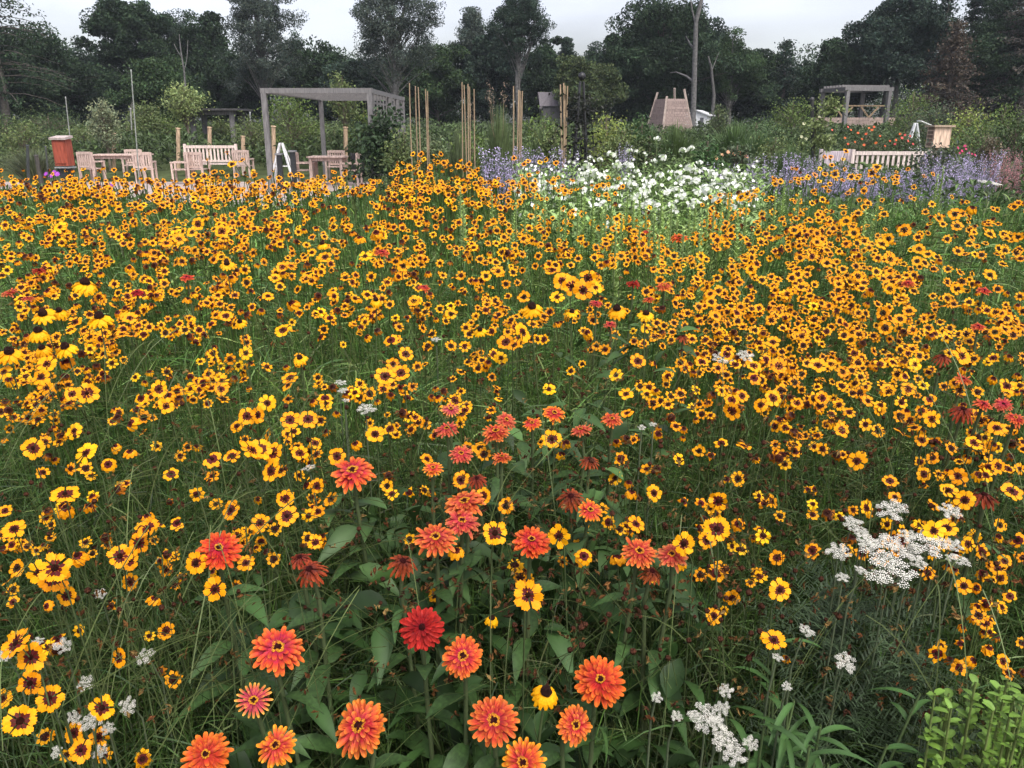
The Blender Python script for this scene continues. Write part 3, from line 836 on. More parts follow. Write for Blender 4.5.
# black obelisk
D = 11.0; a = P(582, 73, D)
r = empty('garden_obelisk', (a.x, D, 0), R(20), 'black metal garden obelisk with ball tip behind the white flowers', 'obelisk')
for k in range(4):
    ang = k * 1.5708 + .5
    q = MB(); q.beam((math.cos(ang) * .2, math.sin(ang) * .2, 0), (math.cos(ang) * .03, math.sin(ang) * .03, a.z - .1), .018, .018, (.02, .02, .022)); q.build('leg', M_METAL, r)
for h in (.5, .95, 1.35, 1.7):
    rr = .2 - .17 * h / (a.z - .1); tt = np.linspace(0, 2 * np.pi, 13)
    q = MB(); q.tubes(np.stack([np.cos(tt) * rr, np.sin(tt) * rr, np.full(13, h)], 1), np.full(13, .008), 5, (.02, .02, .022)); q.build('ring', M_METAL, r)
q = MB(); t = np.linspace(0, np.pi, 7); q.tubes(np.stack([0 * t, 0 * t, a.z - .04 - .05 * np.cos(t)], 1), .045 * np.sin(t) + .004, 10, (.02, .02, .022)); q.build('finial', M_METAL, r, True)
q = MB(); C = np.stack([rng.normal(0, .12, 900), rng.normal(0, .12, 900), rng.uniform(.5, a.z - .25, 900)], 1); C[:, :2] *= (1.4 - .3 * C[:, 2:3] / a.z)
q.leaves(C, rng.uniform(.04, .08, 900), np.tile((.02, .022, .016), (900, 1)) * rng.uniform(.6, 1.5, (900, 1)), .6)
tag(q.build('climbing_vine', M_LEAF, None, False, (a.x, D, 0)), 'nearly black vine twining up the garden obelisk', 'vine')

# the moist air between the bed and the woods
hz = MB(); hz.box((0, 52, 12.5), (230, 150, 28))
M_HAZE = bpy.data.materials.new('haze'); M_HAZE.use_nodes = True
hn = M_HAZE.node_tree; hn.nodes.clear()
pv_ = hn.nodes.new('ShaderNodeVolumePrincipled'); pv_.inputs['Color'].default_value = (.80, .86, 1.0, 1); pv_.inputs['Density'].default_value = .0004
ho = hn.nodes.new('ShaderNodeOutputMaterial'); hn.links.new(pv_.outputs[0], ho.inputs['Volume'])
tag(hz.build('haze', M_HAZE), 'thin pale moist air over the garden and woods', 'haze', kind='stuff')

# ------------------------------------------------------------------ the flower bed: how high it stands at each distance
YR = [100, 150, 170, 200, 250, 300, 400, 500, 600, 730, 800]
ZR = [6.5, 5.6, 4.9, 3.9, 2.6, 1.96, 1.37, 1.15, .99, .93, .9]
SR = [5, 6, 7, 8.5, 11, 13, 17, 19.5, 22, 26, 27]
def z_row(x, y):
    z = float(np.interp(y, YR, ZR))
    if x < 340 and y < 260:
        z *= 1 + .3 * min(1, (260 - y) / 70) * min(1, (340 - x) / 120)
    return z
s_row = lambda y: float(np.interp(y, YR, SR))
HD = [0, .3, .5, .7, .79, .87, 1.1, 1.3, 1.93, 2.6, 4, 5, 6.5, 7.5]
HH = [.1, .3, .55, .75, .83, .91, 1.0, 1.04, 1.08, 1.11, 1.13, 1.11, 1.08, .95]
canopy = lambda D: np.interp(D, HD, HH)

# stems and thread leaves of the bed, as one tangle nobody could count
m = MB()
GREENS = np.array([(.044, .092, .016), (.064, .122, .024), (.030, .066, .016), (.100, .148, .045), (.060, .076, .024)])
def tangle(n, d0, d1, hw, nl, wst, wlf, lmin, lmax, K=6, gap=.05, fresh=1.0):  # fresh scales the greens: plant tone, plus shade put into the near rows
    D = d0 + (d1 - d0) * rng.random(n)
    x = rng.uniform(-1, 1, n) * hw(D)
    top = canopy(D) - gap - np.abs(rng.normal(0, .09, n))
    patch = .5 + .5 * np.sin(x * 5 + 2 * np.sin(D * 4)) * np.cos(D * 6 + x * 2)
    top -= .10 * patch * rng.random(n)
    # the middle distance of the white bed and the garden stays low
    a = rng.random(n) * 6.28
    lean = np.abs(rng.normal(0, .16, n)) + (rng.random(n) < .12) * rng.uniform(.1, .45, n)
    foot = np.stack([x - np.cos(a) * lean, D - np.sin(a) * lean * .7 + .05, 0 * x], 1)
    head = np.stack([x, D, np.maximum(top, .1)], 1)
    t = np.linspace(.08, 1, K)[None, :, None]
    bend = rng.normal(0, .05, (n, 1, 3)) * np.array([1, 1, 0])
    mid = np.array([0, 0, 1.]) * (lean * .25)[:, None, None]
    p = foot[:, None] + (head - foot)[:, None] * t + (bend + mid) * np.sin(t * np.pi)
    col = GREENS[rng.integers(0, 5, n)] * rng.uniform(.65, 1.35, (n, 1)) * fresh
    wd = wst * rng.uniform(.6, 1.3, (n, 1)) * np.linspace(1.1, .5, K)[None]
    m.ribbons(p, wd, unit(rng.normal(size=(n, 3)) * np.array([1, .35, .3])), col)
    # thread leaves
    N = n * nl
    k = np.repeat(np.arange(n), nl)
    tt = rng.random(N) ** .55 * .98
    f = tt * (K - 1); i0 = np.minimum(f.astype(int), K - 2); fr = (f - i0)[:, None]
    b = p[k, i0] * (1 - fr) + p[k, i0 + 1] * fr
    d = unit(rng.normal(size=(N, 3)) * np.array([1, 1, .45]) + np.array([0, 0, .55]))
    L = rng.uniform(lmin, lmax, N)[:, None]
    t4 = np.linspace(0, 1, 4)[None, :, None]
    q = b[:, None] + d[:, None] * (L[:, None] * t4) + np.array([0, 0, -1.]) * (L[:, None] * .35 * t4 ** 2) + rng.normal(0, .08, (N, 1, 3)) * L[:, None] * t4 ** 2
    q[..., 2] = np.minimum(q[..., 2], canopy(q[..., 1]) - gap * .5)
    wl = wlf * rng.uniform(.6, 1.4, (N, 1)) * np.array([.8, 1, .8, .15])[None]
    cl = col[k] * rng.uniform(.7, 1.4, (N, 1)) * (1 + rng.normal(0, .08, (N, 1)) * np.array([1, .1, -.6]))
    m.ribbons(q, wl, unit(np.cross(d, rng.normal(size=(N, 3)))), cl)
tangle(11000, .32, 1.6, lambda D: .55 + D * .75, 13, .0024, .0017, .03, .10, fresh=.72)  # nearest stems and leaves coloured darker, standing in for deep shade
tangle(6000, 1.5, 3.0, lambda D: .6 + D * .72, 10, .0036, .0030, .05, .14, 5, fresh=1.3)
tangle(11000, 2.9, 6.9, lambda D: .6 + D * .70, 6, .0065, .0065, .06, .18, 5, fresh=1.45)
n = 420
x = np.where(rng.random(n) < .5, rng.uniform(-40, 300, n), rng.uniform(100, 1060, n)); y = rng.uniform(330, 700, n)
a = np.array([Pz(p, q, z_row(p, q) * rng.uniform(1.0, 1.05)) for p, q in zip(x, y)])
ang = rng.normal(.35, .45, n) + (rng.random(n) < .35) * 1.6
L = rng.uniform(.08, .30, n)
d = np.stack([np.cos(ang), rng.normal(.3, .25, n), np.sin(ang)], 1) * L[:, None]
t = np.linspace(-.5, .5, 8)[None, :, None]
p = a[:, None] + d[:, None] * t + np.array([0, 0, -1.]) * (L * rng.uniform(.1, .5, n))[:, None, None] * (t ** 2 * 2)
m.ribbons(p, np.full((n, 8), .0011) * rng.uniform(.6, 1.5, (n, 1)), unit(np.cross(d, np.array([[0, 1., .4]]))), np.array((.10, .13, .045)) * rng.uniform(.5, 1.3, (n, 1)))
tag(m.build('meadow_foliage', M_LEAF), 'tangle of thin green stems and thread leaves filling the flower bed', 'foliage', kind='stuff')

# ------------------------------------------------------------------ coreopsis heads
GOLD, ORNG, LEMN = (.81, .325, .002), (.80, .315, .002), (.84, .42, .004)
MAR, BRN = (.085, .005, .005), (.030, .006, .003)

def head_mesh(name, petals, eye, outer, inner, droop=0., narrow=1., cup=.05, seed=0, lo=False, jag=.13, gaps=()):
    g2 = np.random.default_rng(seed)
    q = MB()
    cols = np.linspace(-1, 1, 3 if lo else 7)
    tipk = np.interp(np.abs(cols), [0, .33, .66, 1], [1, .92, .985, .70]) if not lo else np.array([.74, 1, .74])
    for k in range(petals):
        if k in gaps:
            continue
        a = (k + g2.normal(0, .07)) / petals * 2 * np.pi
        Lk = g2.uniform(.84, 1.05); dr = droop + g2.normal(0, .05); tw = g2.normal(0, .3); bz = g2.normal(0, .07)
        ee = max(.2, eye * g2.uniform(.88, 1.12))
        rows = [.12, ee * .75, ee, ee + .02, (ee + 1) * .5 + .04, 1.0] if eye > .2 else [.12, .35, .55, .7, .88, 1.0]
        if lo: rows = [.12, ee, ee + .02, 1.0] if eye > .2 else [.12, .6, .8, 1.0]
        V, Cc = [], []
        for ri, r in enumerate(rows):
            prof = min(1, .42 + .75 * r) if r < .9 else .6
            hwid = r * math.tan(math.pi / petals) * .94 * narrow * prof + .008
            if narrow < 1: hwid = math.sin(min(1, r * 1.02) * math.pi * .86) * math.tan(math.pi / petals) * narrow * .9 + .01
            for c, tk in zip(cols, tipk):
                rr = r * Lk * (tk if r > .85 else (1 + jag * math.cos(c * 4.5) * (1 if abs(r - ee) < .03 else 0)))
                z = cup * r * r - droop * r * r * .9 + bz * r * r - abs(c) ** 2 * .02 * r + tw * c * hwid + g2.normal(0, .008) * r
                px, py = rr * .5 * (1 - droop * .25 * r), c * hwid * .5
                V.append((px * math.cos(a) - py * math.sin(a), px * math.sin(a) + py * math.cos(a), z * .5 + (k % 2) * .006))
                inn = eye > .2 and r <= ee + .001
                base = inner if inn else outer
                Cc.append(np.array(base) * g2.uniform(.88, 1.1) * (1 if inn else (.9 + .14 * r)))
        nc, nr = len(cols), len(rows)
        f = [[i * nc + j, i * nc + j + 1, (i + 1) * nc + j + 1, (i + 1) * nc + j] for i in range(nr - 1) for j in range(nc - 1)]
        q.add(V, f, np.array(Cc))
    return q

def dome(r, h, col, z=0., nu=8, nv=4, seed=1, jit=.06):
    g2 = np.random.default_rng(seed)
    V, Cc = [], []
    for i in range(nv):
        th = (1 - i / nv) * math.pi / 2
        for j in range(nu):
            a = (j + .5 * (i % 2)) / nu * 2 * math.pi
            k = 1 + g2.normal(0, jit)
            V.append((r * math.sin(th) * math.cos(a) * k, r * math.sin(th) * math.sin(a) * k, z + h * math.cos(th) * k)); Cc.append(np.array(col) * g2.uniform(.6, 1.5))
    V.append((0, 0, z + h)); Cc.append(np.array(col))
    f4 = [[i * nu + j, i * nu + (j + 1) % nu, (i + 1) * nu + (j + 1) % nu, (i + 1) * nu + j] for i in range(nv - 1) for j in range(nu)]
    f3 = [[(nv - 1) * nu + j, (nv - 1) * nu + (j + 1) % nu, nv * nu] for j in range(nu)]
    q = MB(); q.add(V, f4, np.array(Cc)); q.add(np.zeros((0, 3)), np.zeros((0, 4), int), np.zeros((0, 3)))
    q.v = [np.array(V)]; q.f = [np.array(f4), np.array(f3)]; q.c = [np.array(Cc)]; q.m = [np.zeros(len(f4), int), np.zeros(len(f3), int)]
    return q

# (words, petals, eye, outer, inner, droop, narrow, cup)
KINDS = {
 'b': ('deep-gold', 'with wide brown eye', 8, .46, ORNG, BRN, .05, 1, .10),
 'm': ('golden', 'with maroon eye', 8, .40, GOLD, MAR, .10, 1, .06),
 'w': ('golden', 'with broad maroon eye', 8, .49, GOLD, MAR, .08, 1, .06),
 's': ('bright yellow', 'with small maroon eye', 8, .36, LEMN, MAR, .12, 1, .04),
 'g': ('gappy golden', 'missing petals', 8, .46, GOLD, MAR, .2, .85, .02),
 'x': ('withered', 'w', 6, .5, (.42, .13, .008), (.05, .012, .006), .9, .6, 0),
 'd': ('nodding golden', 'with folded-back petals', 8, .42, GOLD, MAR, .75, .9, 0),
}
HEADS = {}
for kk, (_, _, n, e, o_, i_, dr, na, cu) in KINDS.items():
    HEADS[kk] = []
    for v in range(3):
        gp = () if kk != 'g' else ((1, 4, 5), (2, 6), (0, 3, 7))[v]
        cm = head_mesh('corolla', n, e, o_, i_, dr * (.8 + .2 * v), na, cu + .02 * v, seed=ord(kk) * 7 + v, gaps=gp).mesh('corolla', M_PETAL)
        dm = dome(.085 + .012 * v, .055, (.034, .008, .004) if kk != 'b' else (.02, .006, .003), .012, seed=v).mesh('disc', M_DISC, True)
        HEADS[kk].append((cm, dm))
RUD = []
for v in range(3):
    RUD.append((head_mesh('corolla', 13, .0, (.84, .42, .004), (.8, .34, .004), .3 + .22 * v, .95, 0, seed=40 + v).mesh('corolla', M_PETAL),
                dome(.17, .19, (.035, .014, .01), .02, 10, 5, seed=v).mesh('cone', M_DISC, True)))

def stem_mesh(pts, r0, r1, col=(.075, .105, .04), sides=4):
    q = MB(); q.tubes(np.array(pts), np.linspace(r0, r1, len(pts)), sides, col)
    return q.mesh('stem', M_STEM, True)

def stem_pts(head, nrm, root, reach, K=7):
    """from the back of the head down to its root, in the root's frame"""
    h = np.array(head) - np.array(root); n = np.array(nrm)
    p0 = h - n * .004; p1 = h - n * .03 + np.array([0, 0, -.02])
    t = np.linspace(0, 1, K - 1)[1:, None]
    p = p1 * (1 - t) ** 1.0 + np.array([0, 0, 0.0]) * t
    p[:, :2] = p1[:2] * (1 - t) ** 1.6
    return np.concatenate([[p0], [p1], p])

def facing(x, up=.62, jit=.3, fwd=-.8):
    n = np.array([rng.normal(0, jit) - (x - 512) / 512 * .15, fwd + rng.normal(0, jit), up + rng.normal(0, jit * .7)])
    return n / np.linalg.norm(n)

# positions read off the photograph: x, y, size in pixels, optional kind letter
D0 = """
166,243,14 179,239,13 175,229,13 192,232,12 198,224,14 222,231,15 176,262,11 144,279,10 164,282,10 231,277,12d 75,322,15 130,318,14 122,334,13 132,334,12 101,339,14 47,364,20 41,377,20 65,361,18d 47,290,14d
135,377,11 149,371,11 211,324,12g 226,316,13 220,304,10 207,303,10 246,353,15s 60,227,14s 119,209,9 106,263,9 4,372,18s 222,381,15 214,381,12 135,224,8 164,222,8 99,229,8 250,224,8 246,213,8 250,259,8 252,307,10 196,342,12g 129,267,12d 41,211,7 72,197,7
407,197,9 313,204,8 365,256,14 360,237,14d 376,232,16d 325,257,14 275,278,12 282,267,12 291,266,12 268,296,12 291,302,18d 283,330,18w 330,318,14 365,322,11 414,301,12b 425,312,11b 451,314,13b 446,321,9b 476,316,10s 432,334,11b 428,346,12b 451,346,13b 391,340,16g 406,354,16w 401,373,19w 385,376,20w 393,364,15 290,378,16 478,368,12b 482,360,11b 468,362,9b 461,372,11b 492,377,10b 453,379,8b 425,364,8b 506,342,18w 501,358,14 486,276,12b 498,271,12b 506,284,10b 480,259,10b 470,258,10b 403,266,13b 413,264,9b 389,281,9b 383,288,8b 403,277,7b 440,309,10b 422,246,9b 436,227,7 459,221,8 472,231,8 482,236,7 406,238,8 312,237,8 342,241,8 440,263,9 467,253,8 398,251,9 440,282,8 453,287,7 477,288,7 491,287,7 508,296,9 487,297,9 300,360,14d
552,270,18w 563,281,22m 583,290,22m 572,286,20w 588,278,18w 596,288,14 557,297,15 524,297,13b 523,332,22m 533,324,12 514,345,14w 587,332,14d 638,361,16w 616,375,14s 582,364,9 571,371,10 674,323,10b 685,326,11b 697,327,10d 672,332,10b 662,336,9b 671,340,10b 686,347,10 668,376,13 702,362,16g 727,354,16g 718,368,14 754,366,15w 766,359,14 754,378,16 737,339,10 733,333,10 699,307,11b 711,302,12b 719,308,10b 716,316,12b 711,322,10b 731,306,11b 741,307,10b 734,298,11b 724,294,10b 747,301,10b 712,294,9b 689,296,9b 691,290,8b 683,292,7b 681,279,8b 717,278,10b 733,282,9b 739,282,8b 733,289,9b 762,280,11b 751,269,12b 701,274,9b 701,267,9b 691,259,9b 674,256,10b 677,265,9b 662,271,10b 660,261,8b 663,265,7b 621,256,11b 636,238,9 642,244,10 611,240,9 619,230,9 627,253,7 634,254,8 638,262,8 717,240,10b 731,236,10b 698,243,9b 717,248,8b 706,259,9b 731,218,8b 726,223,8b 711,219,7 717,213,7 741,197,10b 746,211,9b 757,222,9b 762,214,8b 761,242,10b 758,232,9b 531,241,9 541,244,8 549,246,8 531,216,8 536,207,7 586,244,8 592,222,7 599,228,7 608,261,8 728,324,10b 738,322,9b 743,327,11b 757,309,10b 752,320,10b 763,332,10 759,343,12 644,343,11 634,341,10 646,328,12s 631,297,8 728,349,12
772,198,9b 773,212,8b 794,230,11b 807,231,8b 818,232,9b 817,242,11b 827,250,10b 799,246,8b 800,258,10b 827,263,12b 854,233,12b 857,243,10b 848,244,9b 863,237,8b 846,221,12b 858,213,10b 868,203,9b 843,207,9b 884,214,10b 877,218,8b 882,200,6b 848,193,7b 855,257,9b 856,266,10b 858,276,12b 843,269,10b 839,284,12b 833,295,9b 843,298,10b 850,297,8b 826,314,10b 797,270,10b 792,278,11b 805,287,10b 796,289,10b 802,299,11b 802,307,8b 779,298,9b 780,307,7b 829,278,9b 775,316,11b 786,320,9b 783,328,11b 803,328,11b 809,319,8b 773,342,14 779,366,16w 794,367,10 818,365,18m 831,364,13 822,344,10 800,351,9 850,327,10 844,334,10b 851,340,12b 860,336,11b 874,335,9d 874,351,11 884,352,11b 893,362,12 900,376,11 908,353,11 880,364,14g 905,376,14g 915,364,14 929,372,12g 926,346,12d 962,356,20m 948,335,11 946,340,9 923,332,10b 967,340,8 988,362,10 994,378,13d 1018,374,12d 995,332,12b 1005,329,12b 1003,321,10b 1016,321,10b 1022,326,10b 1005,341,10 995,315,8 998,289,11b 990,275,14b 1003,264,11 957,289,13b 962,282,11b 948,284,8b 960,272,10b 948,269,10b 969,302,11b 979,309,10 954,304,10b 939,306,12b 932,317,11b 924,318,10b 909,311,13b 900,319,13b 909,321,9b 883,313,14b 878,304,10b 889,309,9b 890,289,12b 896,295,8 905,301,9 933,296,8b 890,259,15b 882,244,13b 888,239,12b 875,251,8b 904,230,14b 919,249,12b 928,254,12b 917,261,11b 925,263,11b 934,269,9b 928,233,7 939,218,11b 943,224,8b 955,214,14b 957,226,12b 969,216,8 973,207,13d 947,239,10b 974,232,8 990,234,12b 1004,234,10b 1018,237,11b 958,251,11b 965,254,9b 975,254,8 1005,247,8 885,328,15b 890,339,9 899,328,11 900,337,9 859,357,11 843,372,13 893,272,7 932,204,8 815,284,8b 810,220,8b 782,219,8b
46,388,16 87,393,22w 72,394,15 141,398,17g 159,389,18w 166,406,17 168,395,16 130,423,18d 74,431,17s 33,448,22w 86,453,25s 108,464,18d 114,446,14d 130,451,16d 157,446,12 232,456,17w 212,459,22g 212,476,16 252,450,24m 237,426,15 247,416,18w 190,389,14s 221,389,14 65,494,28w 66,507,22d 5,511,14 14,529,24m 216,504,14 231,510,20w 177,523,18 148,528,24w 139,543,22w 120,556,24w 130,560,22w 147,515,16d 77,555,22d 55,568,32w 39,573,25s 17,568,18 196,563,24m 107,544,12 246,563,18m 171,474,16g 126,483,10 54,415,12 180,456,12
288,385,15 267,403,18s 288,399,12 325,398,16 258,415,18m 290,420,20w 308,419,20w 260,449,24w 273,453,22w 271,471,21w 268,434,14 288,434,14 300,453,18w 315,443,14w 325,431,12 337,456,18w 355,443,14d 375,434,20m 353,393,10 385,386,13 317,486,16 331,499,17w 285,499,19w 287,516,22w 260,523,20m 387,486,14b 427,459,14 468,448,13 480,448,14b 461,480,18w 483,496,18w 495,533,26w 456,550,20d 506,506,17 435,435,14g 312,401,12 370,423,10 387,415,8 396,426,9
626,394,16 647,394,12s 656,390,12 627,413,14m 696,390,12 732,411,18w 732,400,16 742,396,14 761,405,16 552,439,20w 721,443,15 699,451,13 711,455,12g 744,446,16w 738,479,16b 727,479,12 647,469,14m 615,478,15s 632,491,16d 654,493,18m 636,524,20m 602,509,14b 718,501,20w 701,503,14g 684,501,13g 717,529,28w 707,540,19w 684,544,25m 699,528,12 738,524,17d 559,536,24m 584,556,22d 617,556,20d 764,504,14 759,496,12 681,399,10 684,428,12d 679,459,14s 549,389,14s
773,398,17w 797,403,13 822,398,15 868,401,13 863,396,11 879,410,14 888,389,14 908,389,15w 907,410,13d 932,419,19m 930,399,17 964,404,12 1007,386,17 997,428,19m 1014,428,14 842,430,17w 775,426,13g 797,435,14w 795,444,14 878,431,14b 902,433,17w 922,440,15w 935,442,14g 974,443,19w 994,444,14d 987,455,14b 968,457,13 857,461,20m 920,462,12 933,458,14 924,474,15w 939,474,12 998,466,16w 1009,469,12w 1020,469,14 890,481,16w 958,476,18m 949,490,18m 965,500,21m 1012,491,22w 895,497,14m 933,506,15b 948,505,12 934,531,22s 947,528,22m 968,544,17w 975,536,14 1000,525,14b 999,536,13 1018,540,18 998,569,15w 1005,561,14w 1017,556,10 777,558,16w 772,501,16m 780,516,12b 813,504,12 808,489,11 867,505,12b 853,510,12 839,516,10 870,513,10 923,429,13d 962,483,11 923,485,11
46,606,14d 67,596,22w 54,579,28w 130,582,17w 215,589,25m 155,598,17d 111,606,12g 166,631,18w 119,658,22w 16,643,32w 31,657,30w 50,698,28w 30,683,24 20,721,32w 102,708,26w 74,733,22w 81,750,24w 96,736,14d 3,698,20 149,636,12s 13,602,14g
435,595,15b 528,595,32m 714,616,18m 732,598,18m 724,610,10s 766,638,14 652,578,12 780,590,24m 774,640,24m 787,658,12d 964,586,18m 977,588,14d 984,606,15m 1002,607,15m 1010,596,15 990,621,13m 990,632,13s 963,627,12d 974,660,16d 1003,661,16w 1009,673,14w 1022,643,12 1000,578,15
232,164,10b 242,160,8b 214,172,8b 204,176,8 187,182,7 170,188,8b 199,180,7 198,189,7 212,187,7 245,176,8b 254,175,8b 227,176,6 238,181,6 227,152,5 207,159,4 175,181,6 114,170,6b 103,167,6d 85,180,7 70,177,7b 56,182,6 75,181,6 126,192,7b
279,178,7b 258,182,7b 273,186,7b 265,187,7b 311,183,6 312,188,6b 317,185,7b 305,186,6b 306,193,6 313,179,6 345,174,6 353,191,8b 368,186,6 337,180,5d
421,154,8b 424,159,6 413,154,6 436,156,8b 441,154,6 438,162,6 444,163,8b 458,166,7b 463,167,6b 469,164,7b 460,159,6d 470,170,6b 410,168,8b 404,172,7b 396,172,7b 420,173,7b 430,174,7 408,165,5 473,174,6 391,174,5 403,163,5
514,158,6b 546,160,6b 540,162,6 556,163,7b 528,161,6 524,164,6 538,172,5 553,182,8b 533,185,9b 523,180,6 581,188,9b 529,175,6b
825,157,6b 831,157,6b 846,151,6 832,165,6b 835,174,10b 851,177,9b 857,178,7b 872,173,10b 877,167,10b 815,175,7b 825,174,7 819,181,6 830,184,6 843,180,6 924,176,6b 896,183,7b 864,191,8b 814,191,8b 914,187,6b 933,174,6 908,169,5 843,159,5
"""
import re
flow = []
for tok in D0.split():
    a = re.match(r'([\d.]+),([\d.]+),([\d.]+)([a-z]?)', tok)
    x, y, s, k = float(a[1]), float(a[2]), float(a[3]), a[4]
    if not k:
        k = random.choices('mwsgdb', (5, 4, 2, 1.6, 1.6, 3 if x > 380 and y < 400 else .5))[0]
    flow.append((x, y, s, k))
flow.sort(key=lambda q: -q[2] / s_row(q[1]) ** .35 * (1 if q[1] > 190 else .9))
NTH = 300
LARGE, SMALL = flow[:NTH], flow[NTH:]

